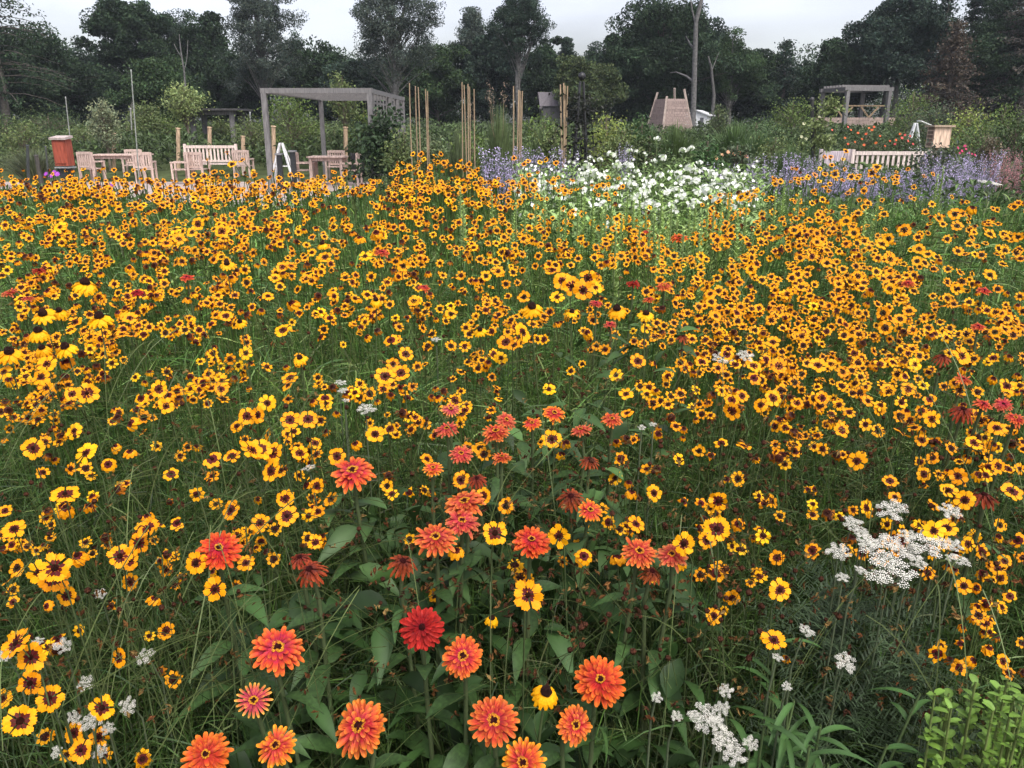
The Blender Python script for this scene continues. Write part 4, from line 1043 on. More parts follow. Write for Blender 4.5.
# things with names of their own, to say where a flower stands
ZIN = [
 # x, y, px, kind, face-up, label, short name or ''
 (278, 650, 54, 'o', .75, 'large orange zinnia with magenta heart and yellow-ringed dark disc, uppermost of the lower-left zinnias', 'the magenta-hearted orange zinnia'),
 (361, 728, 61, 'o', .6, 'largest magenta-centred orange zinnia with crown of yellow stars above a broad leaf', 'the largest orange zinnia'),
 (599, 682, 54, 'h', .7, 'full orange double zinnia beside the drooping yellow daisy', 'the full orange double zinnia'),
 (574, 725, 41, 'o', .6, 'orange zinnia with crimson centre just below the full orange double', 'the crimson-centred zinnia'),
 (494, 721, 51, 'c', .65, 'coral-orange zinnia with yellow stamens among large dark leaves', 'the yellow-stamened coral zinnia'),
 (524, 762, 46, 'y', .7, 'yellow-tipped orange zinnia cut by the lower picture edge', 'the yellow-tipped zinnia'),
 (422, 628, 47, 'r', .75, 'scarlet double zinnia, reddest of all', 'the scarlet double zinnia'),
 (463, 657, 44, 'o', .8, 'orange-red zinnia half hidden by a green leaf, beside the scarlet one', 'the leaf-crossed orange zinnia'),
 (254, 700, 36, 'p', .6, 'small pink-hearted zinnia with thin separate orange petals', 'the thin-petalled pinkish zinnia'),
 (277, 747, 42, 'y', .6, 'amber-orange zinnia with narrow petals under the thin-petalled pink-hearted one', 'the narrow-petalled amber zinnia'),
 (207, 756, 50, 'h', .9, 'heavy dark-orange zinnia dome at the lower edge left of the amber one', 'the dark-orange zinnia dome'),
 (353, 473, 46, 'o', 1.6, 'flat-topped light orange zinnia standing alone on a thick stem', 'the lone light-orange zinnia'),
 (465, 504, 43, 'c', 1.6, 'coral-orange zinnia with tall stalk above the pink-tinged pair', 'the tall-stalked coral zinnia'),
 (436, 540, 45, 'c', 1.3, 'coral zinnia with ochre disc touching a maroon-eyed coreopsis', 'the ochre-disced coral zinnia'),
 (462, 523, 36, 'k', 1.7, 'rosy zinnia wedged between two coral ones', 'the wedged rosy zinnia'),
 (403, 562, 32, 'd', 1.2, 'dried rust-brown zinnia with curled dark petals', 'the dried rust-brown zinnia'),
 (219, 551, 46, 'h', 1.0, 'shaggy orange zinnia behind two small coreopsis flowers', 'the shaggy orange zinnia'),
 (531, 543, 41, 'h', 1.7, 'orange zinnia with dark-tipped edge beside a toothed coreopsis', 'the dark-edged orange zinnia'),
 (639, 553, 36, 'c', 1.2, 'coral-red zinnia with drooping lower petals next to a rosy one', 'the drooping coral-red zinnia'),
 (672, 556, 33, 'k', 1.5, 'rosy-pink flat zinnia touching a yellow coreopsis', 'the flat rosy-pink zinnia'),
 (310, 570, 34, 'd', 1.5, 'faded brown-orange zinnia going to seed in dark foliage', 'the faded seedy zinnia'),
 (300, 558, 24, 'd', 1.6, 'smaller faded brownish zinnia just behind the other seedy one', ''),
 (571, 497, 30, 'd', 1.3, 'withered dark red zinnia with thin curled petals', 'the withered dark-red zinnia'),
 (590, 511, 26, 'y', 1.3, 'frayed apricot zinnia next to a small coreopsis', 'the frayed apricot zinnia'),
 (590, 460, 22, 'd', 1.5, 'small bleached zinnia seedhead above the withered red one', ''),
 (506, 421, 22, 'k', 2.0, 'rose-pink zinnia behind its coral neighbour', 'the rear rose-pink zinnia'),
 (496, 433, 29, 'c', 2.0, 'coral-red zinnia just in front of the rose-pink one', 'the coral-red zinnia pair'),
 (502, 458, 21, 'c', 2.2, 'small coral zinnia below the coral and rose-pink pair', ''),
 (461, 455, 26, 'k', 2.0, 'dusky coral zinnia behind yellow coreopsis heads', 'the dusky coral zinnia'),
 (477, 479, 19, 'd', 2.0, 'small rusty zinnia tucked under two coreopsis', ''),
 (447, 430, 25, 'k', 2.2, 'pinkish-coral flat zinnia below the bleached one', 'the flat pinkish-coral zinnia'),
 (451, 410, 22, 'p', 2.2, 'bleached pale-pink zinnia on a bare stalk', 'the bleached pink zinnia'),
 (433, 469, 18, 'y', 2.0, 'small peach zinnia left of the rosy cluster', ''),
 (612, 420, 22, 'c', 2.2, 'flat coral zinnia touching a small coreopsis', 'the flat coral zinnia'),
 (581, 431, 23, 'k', 2.0, 'salmon-pink zinnia with ragged edge among green leaves', 'the ragged salmon zinnia'),
 (554, 414, 24, 'y', 2.2, 'thin peach-orange zinnia above the lone round coreopsis', 'the thin peach zinnia'),
 (532, 424, 20, 'y', 2.2, 'small apricot zinnia left of the thin peach one', ''),
 (652, 572, 16, 'd', 1.5, 'tiny rusty zinnia under the two rosy ones', ''),
 (963, 410, 27, 'd', 2.5, 'wide faded orange zinnia topped by a small coreopsis', 'the wide faded zinnia'),
 (984, 496, 30, 'd', 1.6, 'tattered rust-orange zinnia beside bright coreopsis', 'the tattered rust zinnia'),
 (1003, 405, 15, 'k', 2.4, 'small pink-red zinnia near the picture edge', ''),
 (983, 405, 14, 'c', 2.4, 'small flat coral zinnia right of the wide faded one', ''),
 (1015, 419, 19, 'c', 2.4, 'flat orange-red zinnia cut by the picture edge', ''),
 (10, 293, 18, 'k', 3, 'flat dull-red zinnia at the far left picture edge', 'the dull-red edge zinnia'),
 (39, 271, 14, 'r', 3, 'small brick-red zinnia among far yellow flowers', 'the brick-red far zinnia'),
 (28, 299, 13, 'k', 3, 'small dull-pink zinnia beside the dull-red edge one', ''),
 (137, 293, 11, 'r', 3, 'tiny dark red zinnia below a paired coreopsis', 'the tiny dark-red zinnia'),
 (187, 278, 15, 'c', 3, 'small orange-red zinnia among far-left coreopsis', 'the small orange-red zinnia'),
 (382, 253, 17, 'c', 3, 'flat vermilion zinnia beside a large round coreopsis', 'the flat vermilion zinnia'),
 (424, 288, 13, 'c', 3, 'small vermilion zinnia in open green stems', 'the small vermilion zinnia'),
 (596, 304, 15, 'k', 3, 'crimson-pink zinnia under the big coreopsis cluster', 'the crimson-pink zinnia'),
 (633, 284, 15, 'r', 3, 'brick-red flat zinnia left of its orange twin', 'the brick-red flat zinnia'),
 (664, 287, 18, 'c', 3, 'orange-red flat zinnia beside the brick-red one', 'the orange-red flat zinnia'),
 (649, 300, 11, 'c', 3, 'small salmon zinnia below the flat red ones', ''),
 (610, 325, 12, 'k', 2.5, 'small crimson zinnia bud above dark leaves', ''),
 (679, 239, 19, 'h', 3, 'flat orange zinnia before the pale green spires', 'the flat orange far zinnia'),
 (647, 232, 9, 'c', 3, 'tiny orange zinnia among pale green spires', ''),
 (683, 337, 16, 'd', 2, 'frayed dull-orange zinnia under a coreopsis trio', 'the frayed dull-orange zinnia'),
 (908, 284, 15, 'c', 3, 'flat red-orange zinnia in the dense yellow drift', 'the red-orange drift zinnia'),
 (984, 291, 15, 'c', 3, 'thin red-orange zinnia at the edge of the yellow drift', 'the thin red-orange zinnia'),
 (943, 357, 20, 'd', 2, 'tattered crimson-brown zinnia touching a large coreopsis', 'the tattered crimson zinnia'),
 (963, 380, 10, 'c', 2, 'tiny coral zinnia under a large golden coreopsis', ''),
 (978, 327, 9, 'c', 2.5, 'tiny red-coral zinnia between yellow heads', ''),
]
YAR = [(893, 509, 34), (853, 523, 24), (861, 532, 16), (838, 551, 26), (883, 546, 46), (868, 541, 26), (905, 548, 30), (930, 543, 40), (951, 511, 24), (959, 559, 26), (890, 570, 50), (862, 570, 16), (843, 577, 15), (908, 535, 20), (953, 544, 20), (917, 560, 22),
       (807, 630, 18), (846, 662, 24), (778, 657, 12), (787, 686, 11), (657, 697, 12), (677, 716, 13), (726, 690, 17), (704, 716, 32), (724, 738, 28), (735, 754, 26), (751, 743, 17), (722, 708, 16), (716, 722, 18),
       (62, 645, 20), (37, 641, 14), (100, 593, 14), (145, 656, 22), (86, 683, 20), (90, 721, 26), (127, 706, 20), (100, 751, 18), (73, 718, 16), (4, 655, 16), (56, 752, 14), (108, 728, 16),
       (366, 408, 22), (343, 390, 12), (308, 467, 16), (642, 427, 9), (653, 424, 8), (341, 382, 14), (346, 400, 9), (722, 357, 22), (746, 355, 18), (436, 339, 12), (505, 327, 0)]
YAR = [q for q in YAR if q[2]]

LAND = [(z[0], z[1], z[6]) for z in ZIN if z[6]] + [
 (61, 152, 'the red box'), (211, 157, 'the slatted bench'), (86, 163, 'the wooden armchair'), (266, 170, 'the pergola corner post'), (320, 170, 'the square table'), (382, 150, 'the vine'),
 (418, 120, 'the thin cane row'), (467, 130, 'the second cane group'), (518, 150, 'the slender cane bundle'), (563, 150, 'the tied cane bundle'), (660, 185, 'the white flower bed'),
 (885, 162, 'the white-washed bench'), (955, 170, 'the purple sage'), (990, 182, 'the flat white yarrow plate'), (885, 545, 'the big white yarrow cluster'), (712, 720, 'the low white yarrow cluster'), (807, 630, 'the lone white yarrow head'),
 (62, 645, 'the leftmost yarrow'), (110, 720, 'the lower-left yarrow cluster'), (366, 408, 'the single white yarrow'), (980, 730, 'the bright green boxwood'), (735, 355, 'the pale mid-drift yarrow'),
 (33, 448, 'the wire-thin pale stems'), (40, 520, 'the arching left-edge stems')]
LAND = [q for q in LAND if q[2] not in ('the wire-thin pale stems', 'the arching left-edge stems')]
used_lab = {}
ORD = ['', 'second ', 'third ', 'fourth ', 'fifth ', 'sixth ', 'seventh ', 'eighth ', 'ninth ', 'tenth ', 'eleventh ', 'twelfth ', 'thirteenth ', 'fourteenth ', 'fifteenth ', 'sixteenth ']

def where(items):
    """label every (x, y, look) by its look and by its rank from the nearest named neighbour in its direction"""
    sect = {}
    for i, (x, y, look) in enumerate(items):
        L = sorted(LAND, key=lambda q: (q[0] - x) ** 2 + (q[1] - y) ** 2)[0]
        dx, dy = x - L[0], y - L[1]
        a = math.degrees(math.atan2(-dy, dx)) % 360
        word = ['right of', 'above and right of', 'above', 'above and left of', 'left of', 'below and left of', 'below', 'below and right of'][int((a + 22.5) // 45) % 8]
        sect.setdefault((L[2], word, look), []).append((math.hypot(dx, dy), i))
    out = [None] * len(items)
    for (nm, word, look), v in sect.items():
        v.sort()
        for k, (_, i) in enumerate(v):
            lead = f'{look}, ' if len(v) == 1 else f'{look}, {("nearest " + "".join(()) if k == 0 else ORD[min(k, 15)])}'
            out[i] = f'{lead}{word} {nm}'
    return out

LABELS = where([(x, y, f'{KINDS[k][0]} coreopsis {KINDS[k][1]}') for x, y, s, k in LARGE])
# zinnias stand first so that the flowers near them can be placed against them
ZC = {  # inner, outer
 'o': ((.34, .006, .034), (.72, .095, .018)), 'h': ((.38, .012, .016), (.68, .078, .014)), 'c': ((.32, .012, .022), (.64, .09, .022)), 'y': ((.42, .014, .03), (.78, .145, .010)),
 'r': ((.20, .004, .008), (.42, .022, .014)), 'p': ((.45, .035, .09), (.78, .20, .05)), 'k': ((.38, .018, .03), (.56, .085, .04)), 'd': ((.12, .018, .008), (.36, .065, .014))}
def zin_mesh(kind, seed):
    g2 = np.random.default_rng(seed)
    q = MB(); inn, out = ZC[kind]
    rings = {'h': [(21, 1, -.02), (20, .9, .05), (18, .78, .11), (15, .63, .17), (11, .46, .21)], 'r': [(21, .98, -.06), (20, .9, .02), (18, .78, .09), (15, .62, .16), (11, .42, .2)],
             'p': [(20, 1, 0), (14, .62, .06)], 'd': [(15, .95, -.14), (13, .8, -.03), (9, .6, .08)], 'y': [(20, 1, 0), (18, .84, .05), (13, .6, .1)]}.get(kind, [(20, 1, -.02), (19, .88, .05), (17, .73, .11), (13, .55, .16)])
    us = np.array([.10, .35, .6, .8, .93, 1.0]); ws = np.array([.30, .66, 1.0, 1.05, .88, .42])
    for ri, (n, Rr, z0) in enumerate(rings):
        for k in range(n):
            a = (k + .5 * (ri % 2) + g2.normal(0, .1)) / n * 2 * math.pi
            wid = 2 * math.pi * Rr / n * .5 * .62 * (.7 if kind in 'p' else 1) * (.7 if kind == 'd' else 1)
            Lr = Rr * g2.uniform(.9, 1.05); pv = g2.uniform(.74, 1.12); curl = g2.normal(.17, .1) + (.25 if kind == 'd' else 0); tw = g2.normal(0, .15)
            V, Cc = [], []
            for u, w in zip(us, ws):
                for c in (-1, 0, 1):
                    px = Lr * u; py = c * w * wid
                    z = z0 + .22 * u - curl * 1.4 * u ** 3 - .05 * (1 - abs(c)) * w + tw * py
                    V.append(((px * math.cos(a) - py * math.sin(a)) * .5, (px * math.sin(a) + py * math.cos(a)) * .5, z * .5))
                    f_ = min(1, max(0, (u + .1 * g2.random() - .58) / .36)) * (.4 + .6 * min(1, Rr / .9)); y_ = max(0, u - .74) * 1.5 * (kind not in 'rd')
                    Cc.append((np.array(inn) * (1 - f_) + np.array(out) * f_) * np.array([1, 1 + y_ * 3.2, 1 + y_]) * pv * g2.uniform(.82, 1.1) * (.88 if c == 0 else 1))
            q.add(V, [[i * 3 + j, i * 3 + j + 1, i * 3 + j + 4, i * 3 + j + 3] for i in range(5) for j in range(2)], np.array(Cc))
    return q.mesh('corolla', M_ZIN)
def star_ring(seed, n=17, r=.098, z=.112):
    q = MB(); g2 = np.random.default_rng(seed)
    for k in range(n):
        a = k / n * 6.283 + g2.normal(0, .1); rr = r * g2.uniform(.72, 1.22)
        c = np.array([rr * math.cos(a), rr * math.sin(a), z + g2.normal(0, .006)])
        for j in range(5):
            b = j / 5 * 6.283
            d = np.array([math.cos(b), math.sin(b), .45]) * .034; e = np.array([-math.sin(b), math.cos(b), 0]) * .012
            q.add([c, c + d * .6 + e, c + d, c + d * .6 - e], [[0, 1, 2, 3]], np.array((.66, .27, .015)) * g2.uniform(.5, 1.1))
    return q.mesh('stamen_ring', M_PETAL)
ZM = {k: [zin_mesh(k, ord(k) + 11 * v) for v in range(2)] for k in ZC}
ZD = dome(.10, .08, (.045, .006, .006), .06, 10, 4, 3, .1).mesh('disc', M_DISC, True)
ZS = star_ring(5)

def blades(q, base, d, up, L, Wd, col, K=7, droop=.35, prof=None, fold=.18, wav=.0):
    """broad leaves: N base points, directions; a folded, drooping blade"""
    N = len(base); t = np.linspace(0, 1, K)
    pr = np.interp(t, [0, .12, .35, .6, .85, 1], prof or [.12, .62, 1, .85, .36, .02])
    d = unit(d); s = unit(np.cross(d, up)); n = np.cross(s, d)
    L = np.asarray(L)[:, None, None]; Wd = np.asarray(Wd)[:, None, None]
    tt = t[None, :, None]
    c = base[:, None] + d[:, None] * L * tt + np.array([0, 0, -1.]) * L * droop * tt ** 2
    off = s[:, None] * Wd * .5 * pr[None, :, None]
    ris = n[:, None] * Wd * fold * pr[None, :, None]
    V = np.stack([c - off + ris, c, c + off + ris], 2)
    i = np.arange(N)[:, None, None] * K * 3; k = np.arange(K - 1)[None, :, None] * 3; j = np.arange(2)[None, None]
    f = np.stack([i + k + j, i + k + j + 1, i + k + j + 4, i + k + j + 3], -1).reshape(-1, 4)
    cc = np.repeat(np.asarray(col, float), K * 3, 0).reshape(N, K, 3, 3).copy()
    cc[:, :, 1] *= 1.25
    q.add(V, f, cc.reshape(-1, 3))

LEAFM = []
for v in range(4):
    q = MB()
    blades(q, np.zeros((1, 3)), np.array([[1., 0, .35]]), np.array([[0, 0, 1.]]), [1.], [.42 - .05 * v], np.array([(.030, .062, .016)]) * (.8 + .16 * v), 9, .4 + .12 * v, fold=.14)
    LEAFM.append(q.mesh('leaf', M_LEAF, True))

for (x, y, s, kind, up, lab, short) in ZIN:
    z = z_row(x, y) * (.97 if s > 30 else 1)
    h = Pz(x, y, z)
    dia = max(.032, s * z / F * 1.0)
    nrm = facing(x, up * 1.35, .32)
    rt = (h.x + rng.normal(0, .04), h.y + .06, 0)
    r = empty('zinnia_flower', rt, 0, lab, 'zinnia', 'zinnias among the coreopsis')
    loc = h - Vector(rt)
    qt = Vector(nrm).to_track_quat('Z', 'Y') @ Euler((0, 0, rng.random() * 6.28)).to_quaternion()
    rot = qt.to_euler()
    v = int(rng.integers(2))
    child('corolla', ZM[kind][v], r, loc, rot, dia)
    child('disc', ZD, r, loc + Vector(nrm) * dia * (.085 if kind in 'hr' else 0), rot, dia * (.75 if kind in 'hr' else 1))
    if kind in 'ocyhpk' and s > 17:
        child('stamen_ring', ZS, r, loc + Vector(nrm) * dia * (.085 if kind == 'h' else 0), rot, dia * (.7 if kind == 'h' else 1))
    sp = stem_pts(h, nrm, rt, 1)
    child('stem', stem_mesh(sp, .0026, .0042, (.075, .10, .042), 6), r)
    if s > 20:
        for k in range(3 if s < 40 else 4):
            t = (.05 + .075 * k)
            pp = np.array(loc) * (1 - t) - nrm * .03
            a = rng.random() * 3.14
            for w in (0, 3.1416):
                child('leaf', LEAFM[int(rng.integers(4))], r, pp, (rng.normal(0, .25), rng.normal(-.1, .2), a + w), (.055 + .018 * k) * rng.uniform(.85, 1.2))

# ------------------------------------------------------------------ the 300 coreopsis heads that show largest, each a thing
def place(x, y, s):
    z = z_row(x, y) * min(1.12, max(.9, (s_row(y) / s) ** .3)) * rng.uniform(.985, 1.01)
    return Pz(x, y, z), s * z / F * 1.1

for (x, y, s, k), lab in zip(LARGE, LABELS):
    h, dia = place(x, y, s)
    nrm = facing(x, .75 if k != 'd' else 1.2, .24 if y < 400 else .34)
    rt = (h.x + rng.normal(0, .06), h.y + abs(rng.normal(.06, .05)), 0)
    r = empty('coreopsis_flower', rt, 0, lab, 'coreopsis', 'coreopsis flowers of the bed')
    cm, dm = HEADS[k][int(rng.integers(3))]
    loc = h - Vector(rt)
    rot = (Vector(nrm).to_track_quat('Z', 'Y') @ Euler((0, 0, rng.random() * 6.28)).to_quaternion()).to_euler()
    child('corolla', cm, r, loc, rot, dia)
    child('disc', dm, r, loc, rot, dia)
    child('stem', stem_mesh(stem_pts(h, nrm, rt, 1), .0009, .0017), r)

# black-eyed daisies with drooping petals and a tall cone
DAISY = [(43, 314, 25), (38, 331, 23), (59, 311, 18), (99, 317, 27), (9, 352, 27), (42, 348, 18), (65, 347, 24), (85, 283, 27), (227, 264, 16), (532, 307, 24), (617, 309, 23), (646, 314, 19), (300, 358, 16), (546, 692, 32), (492, 618, 17), (572, 312, 15), (240, 322, 14), (376, 300, 14), (480, 330, 15), (322, 244, 13)]
for (x, y, s), lab in zip(DAISY, where([(x, y, 'yellow black-eyed daisy with drooping petals') for x, y, s in DAISY])):
    h, dia = place(x, y, s); h = h * 1.0
    nrm = facing(x, 1.9, .2)
    rt = (h.x + rng.normal(0, .03), h.y + .05, 0)
    r = empty('black_eyed_daisy', rt, 0, lab, 'daisy', 'black-eyed daisies among the coreopsis')
    cm, dm = RUD[int(rng.integers(3))]
    rot = (Vector(nrm).to_track_quat('Z', 'Y') @ Euler((0, 0, rng.random() * 6.28)).to_quaternion()).to_euler()
    loc = h - Vector(rt)
    child('corolla', cm, r, loc, rot, dia); child('cone', dm, r, loc, rot, dia)
    child('stem', stem_mesh(stem_pts(h, nrm, rt, 1), .0013, .0022), r)

# all the smaller heads beyond those 300: one drift
LOWV = []
for kk, n in (('b', 3), ('m', 3), ('w', 2), ('s', 1), ('d', 2), ('g', 1), ('x', 2)):
    for v in range(n):
        _, _, pn, e, o_, i_, dr, na, cu = KINDS[kk]
        q = head_mesh('c', pn, e, o_, i_, dr, na, cu, seed=200 + v + ord(kk), lo=True)
        if kk == 'g':
            q = head_mesh('c', 8, e, o_, i_, .4, .8, cu, seed=210, lo=True, gaps=(0, 1, 3, 6))
        dd = dome(.13, .07, (.028, .007, .004), .01, 6, 2, v)
        V = np.concatenate(q.v); Fq = np.concatenate(q.f); Cq = np.concatenate(q.c)
        LOWV.append((kk, V, Fq, Cq, dd))
REG = [(-40, 370, 169, 190, 75), (770, 900, 168, 215, 45), (0, 260, 180, 262, 600), (0, 260, 260, 330, 190), (0, 260, 330, 420, 120), (260, 510, 180, 262, 420), (260, 510, 260, 330, 150), (260, 510, 330, 430, 55), (510, 650, 210, 268, 130), (510, 650, 268, 350, 40),
       (640, 770, 225, 340, 170), (700, 770, 190, 230, 30), (770, 1024, 198, 335, 280), (770, 870, 210, 320, 120), (0, 120, 330, 420, 60), (700, 900, 300, 410, 100), (640, 1024, 330, 430, 190), (0, 260, 420, 600, 75), (260, 520, 430, 560, 40), (520, 760, 430, 580, 45), (760, 1024, 420, 560, 85), (0, 180, 600, 760, 18), (940, 1024, 560, 680, 22), (395, 480, 160, 192, 50), (380, 620, 178, 215, 110), (-60, 0, 190, 420, 60), (1024, 1080, 200, 500, 60)]
small = list(SMALL)
for (x0, x1, y0, y1, n) in REG:
    for _ in range(int(n * (1.35 if y1 <= 430 else 1))):
        x, y = rng.uniform(x0, x1), rng.uniform(y0, y1)
        # heads come in loose sprays
        if small and rng.random() < .68 and y > 195:
            px, py, ps, pk = small[-1]
            if x0 <= px <= x1 and y0 <= py <= y1:
                x, y = px + rng.normal(0, ps * .9), py + rng.normal(0, ps * .7)
        right = x > 480 and y < 400
        kk = random.choices('bmwsdgx', (5, 1.5, 1, .3, 1.2, .6, .8) if right else (2, 3, 2, 1.2, 2.2, 1.4, 1.8))[0]
        small.append((x, y, s_row(y) * rng.uniform(.5, .95 if y < 300 else .85), kk))
mp_, md_, ms_ = MB(), MB(), MB()
RP, RW, RS, RC = [], [], [], []
for (x, y, s, k) in small:
    h, dia = place(x, y, s)
    dia = max(dia, .014)
    nrm = facing(x, .75 if k != 'd' else 1.6, .32)
    pool = [q for q in LOWV if q[0] == k] or LOWV
    _, V, Fq, Cq, dd = pool[int(rng.integers(len(pool)))]
    Mx = np.array((Vector(nrm).to_track_quat('Z', 'Y') @ Euler((0, 0, rng.random() * 6.28)).to_quaternion()).to_matrix())
    hv = np.array(h)
    tint = np.array([1, rng.uniform(.88, 1.16), 1]) * rng.uniform(.85, 1.08)
    mp_.add(V @ Mx.T * dia + hv, Fq, np.clip(Cq * tint, 0, .97))
    DV = dd.v[0] @ Mx.T * dia + hv
    n0 = md_.n
    md_.v.append(DV); md_.c.append(dd.c[0]); md_.n += len(DV)
    for ff in dd.f: md_.f.append(ff + n0); md_.m.append(np.zeros(len(ff), int))
    L = rng.uniform(.12, .45)
    e = hv + np.array([rng.normal(0, .05), abs(rng.normal(.04, .04)), -L])
    t = np.linspace(0, 1, 4)[:, None]
    RP.append(hv - nrm * .003 + (e - hv) * t + np.array([0, .02, 0]) * np.sin(t * 3.14)); RW.append(np.full(4, max(.0016, .0009 * h.y)))
    RS.append((1, .2, 0)); RC.append(GREENS[int(rng.integers(5))])
ms_.ribbons(np.array(RP), np.array(RW), unit(np.array(RS)), np.array(RC))
dr = mp_.build('coreopsis_drift', M_PETAL)
tag(dr, 'drift of countless smaller coreopsis heads, yellow with dark eyes, filling the bed', 'flowers', kind='stuff')
md_.build('disc_mass', M_DISC, dr); ms_.build('stem_mass', M_STEM, dr)

# spent brown seedheads, all alike
SEEDM = []
for v in range(3):
    q = dome(.0042, .0048, (.05, .018, .010), 0, 7, 4, v, .12); q2 = dome(.0042, -.0035, (.055, .028, .01), 0, 7, 3, v + 5, .1)
    n0 = len(q.v[0]); q.v.append(q2.v[0]); q.c.append(q2.c[0]); q.f += [f + n0 for f in q2.f]; q.m += q2.m
    SEEDM.append(q.mesh('seedhead', M_DISC, True))
SREG = [(560, 800, 420, 660, 120), (240, 560, 330, 640, 70), (760, 1010, 380, 620, 60), (0, 240, 400, 620, 45)]
for (x0, x1, y0, y1, n) in SREG:
    for _ in range(n):
        x, y = rng.uniform(x0, x1), rng.uniform(y0, y1)
        h = Pz(x, y, z_row(x, y) * rng.uniform(.99, 1.06))
        o = child('seedhead', SEEDM[int(rng.integers(3))], None, h, (rng.normal(0, .2), rng.normal(0, .2), 0), rng.uniform(.55, 1.0))
        tag(o, 'dark brown spent coreopsis seedhead on a thin stalk', 'seedhead', 'spent coreopsis seedheads')
        q = [np.array([0, 0, -.003]), np.array([rng.normal(0, .006), .008, -.03]), np.array([rng.normal(0, .02), .03, -.09])]
        child('stalk', stem_mesh(q,   .0006, .0009, (.05, .075, .022), 3), o)

m = MB(); n = 2800
x, y = rng.uniform(-40, 1060, n), rng.uniform(230, 720, n)
k = rng.random(n) < .35 + .65 * ((x > 380) & (y < 620) & (y > 330)) ; x, y = x[k], y[k]; n = len(x)
c = np.array([Pz(p, q, z_row(p, q) * rng.uniform(1.0, 1.07)) for p, q in zip(x, y)])
cl = np.array([(.085, .032, .012), (.12, .055, .018), (.05, .02, .01), (.16, .10, .035)])[rng.integers(0, 4, n)] * rng.uniform(.6, 1.3, (n, 1))
for q in range(3):
    m.leaves(c + rng.normal(0, .003, c.shape), rng.uniform(.005, .012, n) * np.linalg.norm(c - [0, 0, 1.5], axis=1) ** .3, cl, .45)
tag(m.build('withered_petals', M_DISC), 'brown withered petals and dry heads caught among the stems', 'dead flowers', kind='stuff')

# ------------------------------------------------------------------ yarrow
YM = []
for v in range(4):
    g2 = np.random.default_rng(60 + v); q = MB(); st = MB()
    for k in range(17):
        a = k * 2.4 + g2.normal(0, .2); rr = .5 * math.sqrt((k + .4) / 17) * .86
        c = np.array([rr * math.cos(a), rr * math.sin(a), -.35 * rr * rr + g2.normal(0, .012)])
        st.tubes(np.array([[0, 0, -.42], c * np.array([.55, .55, 1]) + [0, 0, -.16], c]), np.array([.012, .009, .007]), 3, (.13, .16, .09))
        for j in range(24):
            b = j * 2.4; r2 = .11 * math.sqrt((j + .3) / 24)
            p = c + np.array([r2 * math.cos(b), r2 * math.sin(b), .02 - 1.2 * r2 * r2 + g2.normal(0, .006)])
            n = 5; tt = np.arange(n) / n * 6.283 + g2.random() * 6
            w = g2.uniform(.012, .021)
            ring = p + np.stack([np.cos(tt) * w, np.sin(tt) * w, np.full(n, g2.normal(0, .004))], 1)
            V = np.concatenate([ring, [p + [0, 0, .008]]])
            cl = np.array((.70, .69, .66)) * g2.uniform(.78, 1.05)
            cc = np.tile(cl, (6, 1)); cc[5] = (.62, .58, .44)
            q.add(V, [[i, (i + 1) % n, 5] for i in range(n)], cc)
    YM.append((q.mesh('flower_cap', M_WHITE), st.mesh('stalks', M_STEM)))
for (x, y, s), lab in zip(YAR, where([(x, y, 'white flat-topped yarrow head') if math.hypot(x - 885, y - 545) > 95 else (x, y, ('wide ' if s > 33 else 'small ' if s < 20 else '') + 'white yarrow plate') for x, y, s in YAR])):
    h = Pz(x, y, z_row(x, y) * (rng.uniform(.96, 1.01) if x > 500 else rng.uniform(1.02, 1.07))); dia = s * z_row(x, y) / F
    nrm = facing(x, 1.5 if y > 580 else 3.2, .3)
    rt = (h.x, h.y + .05, 0); loc = h - Vector(rt)
    r = empty('yarrow_head', rt, 0, lab, 'yarrow', 'white yarrow heads')
    rot = (Vector(nrm).to_track_quat('Z', 'Y') @ Euler((0, 0, rng.random() * 6.28)).to_quaternion()).to_euler()
    a, b = YM[int(rng.integers(4))]
    child('flower_cap', a, r, loc, rot, dia); child('branching_stalk', b, r, loc, rot, dia)
    child('stem', stem_mesh(stem_pts(np.array(h) - nrm * dia * .42, nrm, rt, 1), .0012, .002, (.10, .125, .07)), r)
# the flat white plate seen edge-on at the far side
h = P(990, 182, 8.5)
r = empty('yarrow_head', (h.x, h.y, 0), 0, 'flat white yarrow plate seen edge-on before the purple sage', 'yarrow', 'white yarrow heads')
child('flower_cap', YM[0][0], r, (0, 0, h.z), (.1, .12, 0), .26); child('branching_stalk', YM[0][1], r, (0, 0, h.z), (.1, .12, 0), .26)
child('stem', stem_mesh([(0, 0, h.z - .1), (.02, .02, h.z * .5), (0, 0, 0)], .005, .007), r)

# ------------------------------------------------------------------ broad leaves under the zinnias, feathery yarrow foliage
m = MB()
def leafmass(n, x0, x1, y0, y1, zlo, zhi, L0, L1, asp, col, droop=.45, upw=.3, prof=None):
    x, y = rng.uniform(x0, x1, n), rng.uniform(y0, y1, n)
    b = np.array([Pz(a, c, z_row(a, c) * rng.uniform(zlo, zhi)) for a, c in zip(x, y)])
    b[:, 2] = np.maximum(b[:, 2], .08)
    d = unit(rng.normal(size=(n, 3)) * np.array([1, .8, .4]) + np.array([0, -.45, upw]))
    L = rng.uniform(L0, L1, n)
    blades(m, b, d, np.tile([0, 0, 1.], (n, 1)) + rng.normal(0, .3, (n, 3)), L, L * asp * rng.uniform(.8, 1.2, n), np.array(col) * np.clip(rng.normal(1, .25, (n, 1)), .45, 1.7), 7, droop, prof)
leafmass(380, 225, 690, 570, 800, 1.08, 1.45, .04, .085, .40, (.024, .054, .013))
leafmass(130, 330, 640, 490, 580, 1.06, 1.35, .04, .08, .40, (.034, .068, .018))
